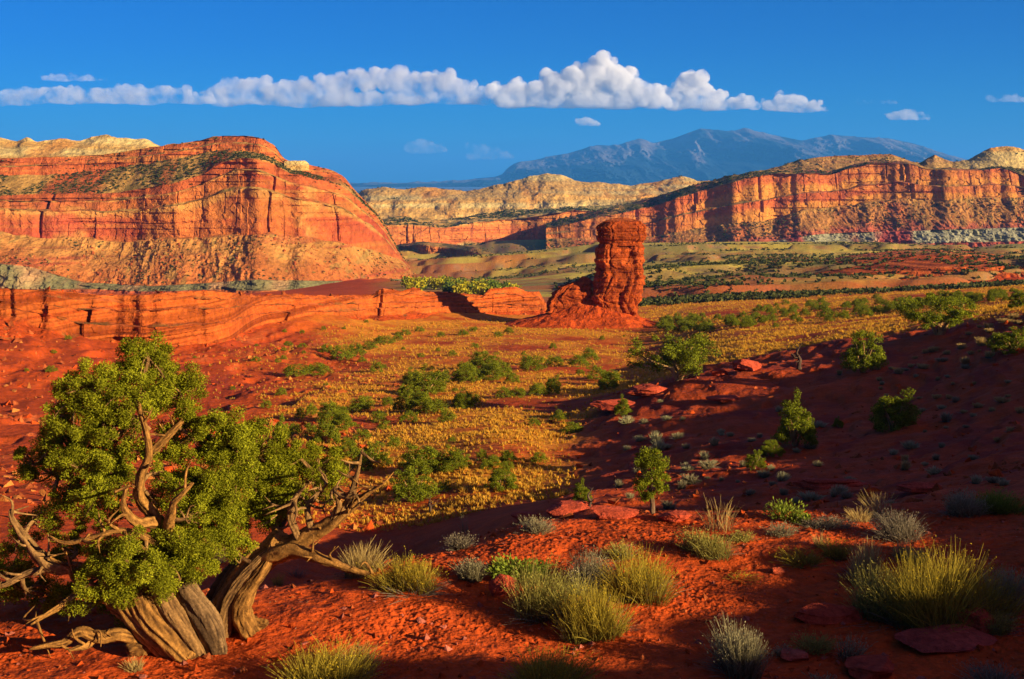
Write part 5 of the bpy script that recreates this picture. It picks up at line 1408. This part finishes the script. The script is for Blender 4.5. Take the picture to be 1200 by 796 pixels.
# ------------------------------------------------------------------ the old juniper
def old_juniper():
    Y0 = 10.35
    J = lambda px, py, dy=0.0: np.array([float(t) for t in at(px, py, Y0 + dy)])
    s = Y0 / FPX
    root = tag(empty('old_juniper', J(235, 752)), 'huge gnarled old juniper with twisted golden trunks, bare dead branches and a green crown', 'tree')
    org = np.array(root.location)
    cols = dict(gold=((0.34, 0.160, 0.036), (0.035, 0.014, 0.005)), bark=((0.20, 0.115, 0.048), (0.030, 0.016, 0.008)), pale=((0.30, 0.160, 0.052), (0.045, 0.021, 0.009)))
    allp = []
    def limb(name, pts, rad, c='gold', seg=26, ridge=0.28, twist=2.5, wig=0.35, twigs=0, label=None, seed=None):
        mb = MB()
        P3 = [J(*p) for p in pts]
        sd = seed if seed is not None else int(pts[0][0] * 3 + pts[-1][1])
        seg = max(seg, 22)
        if name in ('limb', 'dead_branch'): rad = [q * 0.84 for q in rad]; twigs = int(twigs * 1.6)
        P = tube(mb, [p - org for p in P3], np.array(rad) * s, seg, 8, twist, ridge, sd, cols[c][0], cols[c][1], wig)
        r = np.random.default_rng(sd)
        for k in range(twigs):
            i = r.integers(len(P) // 3, len(P)); p = P[i]
            d = unit(np.array([r.normal(), r.normal(), r.normal() + 0.5])); L = r.uniform(14, 42) * s
            q = p + d * L * .5 + r.normal(size=3) * L * .12; e = q + unit(d + .8 * r.normal(size=3)) * L * .5
            tube(mb, [p, q, e], [2.2 * s, 1.5 * s, 0.4 * s], 5, 4, 1, .1, k, cols[c][0], cols[c][1])
            if r.uniform() < .6: tube(mb, [q, q + unit(d + r.normal(size=3)) * L * .4], [1.2 * s, .4 * s], 4, 3, 1, .1, k, cols[c][0], cols[c][1])
        o = link(name, mb.mesh(name), M_wood, root)
        if label: o['label'] = label
        allp.append(P + org)
        return P
    # left trunk: two twisted strands and its bark face
    limb('trunk', [(228, 774, .02), (206, 742, .0), (178, 708, .02), (166, 676, .06), (180, 642, .1), (196, 618, .12)], [21, 23, 22, 19, 13, 8], 'gold', 84, 0.34, 2.6, .2, label='twisted golden left trunk')
    limb('trunk', [(246, 772, .1), (233, 736, .08), (212, 700, .1), (194, 668, .14), (184, 638, .2)], [22, 25, 21, 15, 8], 'bark', 84, 0.30, 1.4, .2, label='grey-brown bark-covered side of the left trunk')
    limb('root', [(150, 762, -.25), (178, 748, -.1), (198, 735, 0)], [7, 14, 20], 'gold', 14, .3)
    limb('root', [(262, 757, -.1), (240, 748, 0), (224, 730, .05)], [5, 12, 18], 'bark', 14, .25)
    limb('root', [(226, 772, -.25), (214, 756, -.12), (202, 735, -.05)], [6, 12, 18], 'gold', 14, .3)
    # right trunk
    limb('trunk', [(268, 750, .45), (272, 716, .4), (284, 690, .35), (302, 664, .3), (320, 644, .3), (332, 626, .3)], [22, 20, 18, 16, 13, 8], 'gold', 72, 0.32, 2.2, .25, label='pale golden right trunk leaning to the right')
    limb('trunk', [(256, 745, .55), (258, 712, .52), (266, 690, .5), (280, 668, .46), (296, 648, .42)], [22, 18, 15, 11, 6], 'bark', 60, 0.28, 1.2, .2, label='dark weathered heartwood behind the right trunk')
    limb('root', [(314, 730, .2), (298, 731, .28), (280, 722, .36)], [3, 9, 15], 'gold', 12, .3)
    limb('root', [(250, 757, .25), (262, 746, .35), (272, 728, .4)], [4, 9, 15], 'pale', 12, .3)
    # ropy strands of wood that flare over the base of the trunks
    for q, (pts, rad, c) in enumerate([
        ([(206, 774, -.16), (180, 746, -.2), (154, 716, -.16), (146, 688, -.08), (166, 654, .0)], [8, 11, 11, 9, 5], 'gold'),
        ([(222, 776, -.22), (198, 746, -.24), (170, 712, -.2), (160, 682, -.12), (178, 646, -.02)], [9, 13, 12, 10, 5], 'gold'),
        ([(238, 776, -.14), (217, 742, -.2), (192, 708, -.16), (176, 676, -.08), (186, 644, .0)], [9, 12, 12, 9, 5], 'pale'),
        ([(258, 768, -.08), (246, 738, -.12), (226, 704, -.06), (204, 670, .02), (194, 642, .06)], [11, 13, 12, 9, 4], 'bark'),
        ([(150, 722, -.1), (128, 700, -.05), (112, 684, .0)], [9, 8, 5], 'gold'),
        ([(296, 742, .25), (284, 718, .22), (290, 692, .18), (306, 668, .16), (322, 648, .18)], [12, 11, 9, 8, 5], 'gold'),
        ([(258, 752, .3), (264, 718, .24), (276, 690, .2), (296, 664, .18), (314, 646, .2)], [12, 11, 9, 7, 4], 'pale')]):
        limb('strand', pts, rad, c, 36, .3, 1.2, .2, seed=700 + q)
    # living limbs through the crown
    A = limb('limb', [(195, 640, .06), (180, 608, -.06), (163, 585, -.12), (166, 558, -.15), (175, 532, -.16), (171, 502, -.12), (163, 474, -.02), (168, 440, .15)], [12, 10, 7.5, 6.5, 5.5, 4.5, 3, 1.2], 'gold', 24, .3, 3, .5, 3)
    limb('limb', [(182, 612, -.1), (166, 614, -.2), (154, 608, -.26), (145, 592, -.3), (148, 572, -.3)], [8, 7, 6, 4, 2], 'gold', 12, .25, 2, .6, 3)
    limb('limb', [(194, 636, .02), (197, 611, -.16), (203, 592, -.24), (216, 578, -.26), (226, 566, -.22)], [8, 7, 5, 3.5, 1.5], 'gold', 12, .25, 2, .5, 3)
    limb('limb', [(188, 640, -.02), (168, 628, -.2), (140, 622, -.32), (108, 631, -.36), (76, 636, -.34), (58, 628, -.3)], [7, 5.5, 4.5, 3.5, 2.5, 1], 'gold', 12, .28, 2, .6, 5)
    limb('limb', [(186, 650, -.02), (160, 643, -.12), (142, 650, -.2), (118, 648, -.25)], [6, 5, 4, 1.5], 'gold', 10, .25, 2, .8, 3)
    limb('limb', [(176, 532, .16), (196, 512, .2), (214, 490, .25), (214, 460, .3)], [6, 5, 3.5, 1.5], 'gold', 10, .25, 2, .6, 3)
    limb('limb', [(172, 505, .18), (140, 478, .1), (110, 468, .05), (92, 448, 0)], [5, 4, 3, 1.5], 'pale', 10, .25, 2, .8, 4)
    limb('limb', [(166, 570, .12), (130, 545, .2), (96, 532, .3), (64, 520, .4)], [6, 5, 3.5, 1.5], 'gold', 10, .25, 2, .8, 4)
    limb('limb', [(188, 620, .2), (222, 604, .35), (262, 580, .45), (292, 556, .5)], [8, 7, 5, 2], 'gold', 10, .25, 2, .6, 3)
    limb('limb', [(318, 640, .4), (336, 604, .55), (352, 575, .65), (372, 548, .7)], [7, 6, 4, 2], 'pale', 10, .25, 2, .6, 3)
    # bare dead branches
    limb('dead_branch', [(318, 648, .28), (350, 632, .2), (380, 616, .14), (404, 598, .1), (424, 584, .06), (442, 572, .02)], [14, 13, 11, 8.5, 5, 1.5], 'gold', 16, .32, 2.5, .5, 7)
    limb('dead_branch', [(302, 660, .28), (328, 649, .15), (354, 648, .05), (376, 656, -.02), (400, 665, -.08), (424, 671, -.1), (438, 672, -.1)], [12, 12, 10, 8, 6, 4, 1.2], 'gold', 16, .3, 2, .3, 3, 'long low dead branch sweeping right to the ground')
    limb('dead_branch', [(402, 600, .1), (412, 578, .08), (417, 556, .05), (425, 526, .0)], [6, 5, 3.5, 1.2], 'pale', 10, .28, 2, .7, 5)
    limb('dead_branch', [(352, 630, .18), (340, 606, .1), (344, 586, .08), (358, 570, .05)], [7, 5.5, 4, 1.2], 'pale', 10, .28, 2, .8, 6)
    limb('dead_branch', [(368, 622, .15), (360, 600, .2), (372, 580, .25), (384, 566, .25)], [7, 5, 3.5, 1], 'pale', 10, .28, 2, .8, 6)
    limb('dead_branch', [(388, 610, .12), (396, 592, .02), (390, 574, -.05)], [5, 4, 1.2], 'pale', 10, .28, 2, .8, 4)
    limb('dead_branch', [(330, 640, .35), (324, 612, .4), (332, 596, .42)], [7, 5, 1.5], 'pale', 10, .28, 2, .8, 4)
    limb('dead_branch', [(140, 672, .05), (99, 667, -.05), (74, 665, -.1), (57, 662, -.12), (42, 650, -.12), (28, 632, -.12), (15, 610, -.12), (11, 598, -.12)], [8, 9.5, 9, 8.5, 8, 6.5, 4, 1.5], 'pale', 14, .3, 2, .5, 8)
    limb('dead_branch', [(60, 665, -.12), (32, 672, -.15), (5, 686, -.2), (-18, 690, -.2)], [5.5, 4.5, 3, 2], 'pale', 10, .28, 2, .6, 4)
    limb('dead_branch', [(164, 752, -.12), (140, 744, -.25), (116, 749, -.32), (94, 742, -.38), (72, 753, -.42), (34, 761, -.5)], [11, 9.5, 8.5, 7, 5, 1.8], 'gold', 12, .3, 2, .5, 2)
    limb('dead_branch', [(112, 748, -.32), (98, 758, -.4), (80, 763, -.45)], [5, 4, 1.5], 'gold', 10, .28, 2, .6, 1)
    limb('dead_branch', [(110, 690, .0), (88, 698, -.1), (64, 716, -.2), (36, 732, -.28)], [4.5, 4, 3.5, 1.5], 'gold', 10, .28, 2, .7, 3)
    limb('dead_branch', [(94, 690, -.1), (84, 672, -.15), (82, 655, -.15)], [3.5, 3, 1.2], 'gold', 8, .25, 2, .7, 3)
    limb('dead_branch', [(70, 560, .3), (62, 540, .3), (66, 520, .3)], [3, 2, .8], 'pale', 8, .25, 2, .8, 5)
    allp = np.concatenate(allp)
    # crown: masses of scale-leaf sprays (px, py, radius px, depth)
    masses = {
     'top': [(155, 428, 30, .2), (176, 440, 34, .25), (110, 452, 36, .05), (206, 452, 34, .3), (130, 470, 36, .1), (84, 492, 34, .0), (205, 485, 24, .3), (168, 408, 16, .2), (80, 455, 16, .05)],
     'left': [(64, 522, 34, .25), (100, 528, 40, .2), (138, 512, 36, .1), (46, 548, 24, .35), (88, 560, 36, .25), (128, 556, 34, .0), (138, 545, 22, .15), (100, 592, 24, .1), (70, 585, 18, .2)],
     'right': [(226, 516, 36, .35), (262, 516, 38, .45), (296, 540, 38, .5), (240, 552, 42, .25), (284, 572, 40, .4), (316, 574, 28, .5), (216, 580, 26, .1), (252, 596, 38, .2), (300, 600, 30, .45), (214, 560, 20, .35), (238, 634, 30, .05), (264, 622, 30, .15), (212, 640, 24, .0), (326, 556, 20, .5)],
     'lower': [(118, 655, 30, -.2), (112, 686, 26, -.25), (164, 664, 30, -.2), (148, 692, 22, -.25), (202, 668, 26, -.1), (228, 664, 20, -.05), (130, 635, 20, -.2), (182, 690, 16, -.2), (100, 705, 16, -.2)],
     'skirt': [(215, 655, 26, -.05), (240, 655, 24, .0), (196, 690, 16, -.22), (180, 640, 22, -.12), (150, 660, 28, -.3), (60, 610, 20, .2), (84, 632, 22, .1), (70, 655, 22, .15), (180, 585, 20, .2), (196, 556, 22, .25), (275, 640, 22, .2), (120, 600, 22, .2)],
     'fill': [(190, 520, 26, .3), (150, 470, 30, .0), (120, 500, 28, -.05), (176, 470, 22, .3), (84, 545, 24, -.05), (112, 575, 24, -.1), (250, 500, 24, .2), (280, 520, 26, .25), (224, 600, 26, .0), (270, 590, 26, .1), (206, 630, 22, -.12), (226, 640, 20, -.15), (150, 640, 22, -.42), (176, 672, 22, -.4), (130, 668, 24, -.4)],
     'right_edge': [(310, 518, 30, .5), (332, 560, 26, .5), (302, 578, 28, .38), (282, 500, 28, .4), (338, 532, 20, .55), (344, 580, 18, .5)],
     'edge': [(332, 538, 22, .5), (322, 600, 22, .45), (338, 572, 20, .55), (28, 540, 18, .3), (180, 415, 22, .25), (222, 440, 20, .3)],
     'far': [(372, 538, 26, .75), (356, 556, 24, .7), (394, 556, 20, .75), (346, 582, 20, .65), (382, 572, 20, .75)],
     'low_left': [(20, 655, 34, .35), (50, 698, 28, .25), (12, 690, 26, .3), (78, 700, 22, .2), (30, 622, 20, .4), (140, 715, 24, .3)],
    }
    global rng
    rng = np.random.default_rng(41)
    twig = MB()
    for nm, ms in masses.items():
        mb = MB()
        for (px, py, rad, dy) in ms:
            c0 = J(px, py, dy); R = rad * s
            i = np.argmin(np.linalg.norm(allp - c0, axis=1)); p0 = allp[i]
            mid = (p0 + c0) / 2 + rng.normal(size=3) * R * .25
            tube(twig, [p0 - org, mid - org, c0 - org], [3.2 * s, 2.2 * s, 1.4 * s], 6, 5, 1, .15, int(px), *cols['pale'])
            for k in range(int(1.7 * (rad / 9.0) ** 2)):
                d = unit(rng.normal(size=3)) * rng.uniform(0.1, 1.0) ** 0.45
                c = c0 + d * R * np.array([1.08, 1.0, .95])
                if rng.uniform() < 0.4: tube(twig, [mid - org, (mid + c) / 2 - org + rng.normal(size=3) * .03, c - org], [1.5 * s, 1.0 * s, .5 * s], 4, 3, 1, .1, k, *cols['pale'])
                tone = rng.uniform(0.0, 1.0)
                dkc = np.array((0.070, 0.082, 0.006)) * (0.8 + .4 * tone); ltc = np.array((0.34, 0.335, 0.016)) * (0.75 + .5 * tone)
                clump(mb, c - org, rng.uniform(6, 13) * s, int(rng.uniform(280, 430)), 0.022, 0.0085, dkc, ltc, 0.85)
        o = link('foliage', mb.mesh('foliage', False), M_leaf, root)
    link('twigs', twig.mesh('twigs'), M_wood, root)
old_juniper()
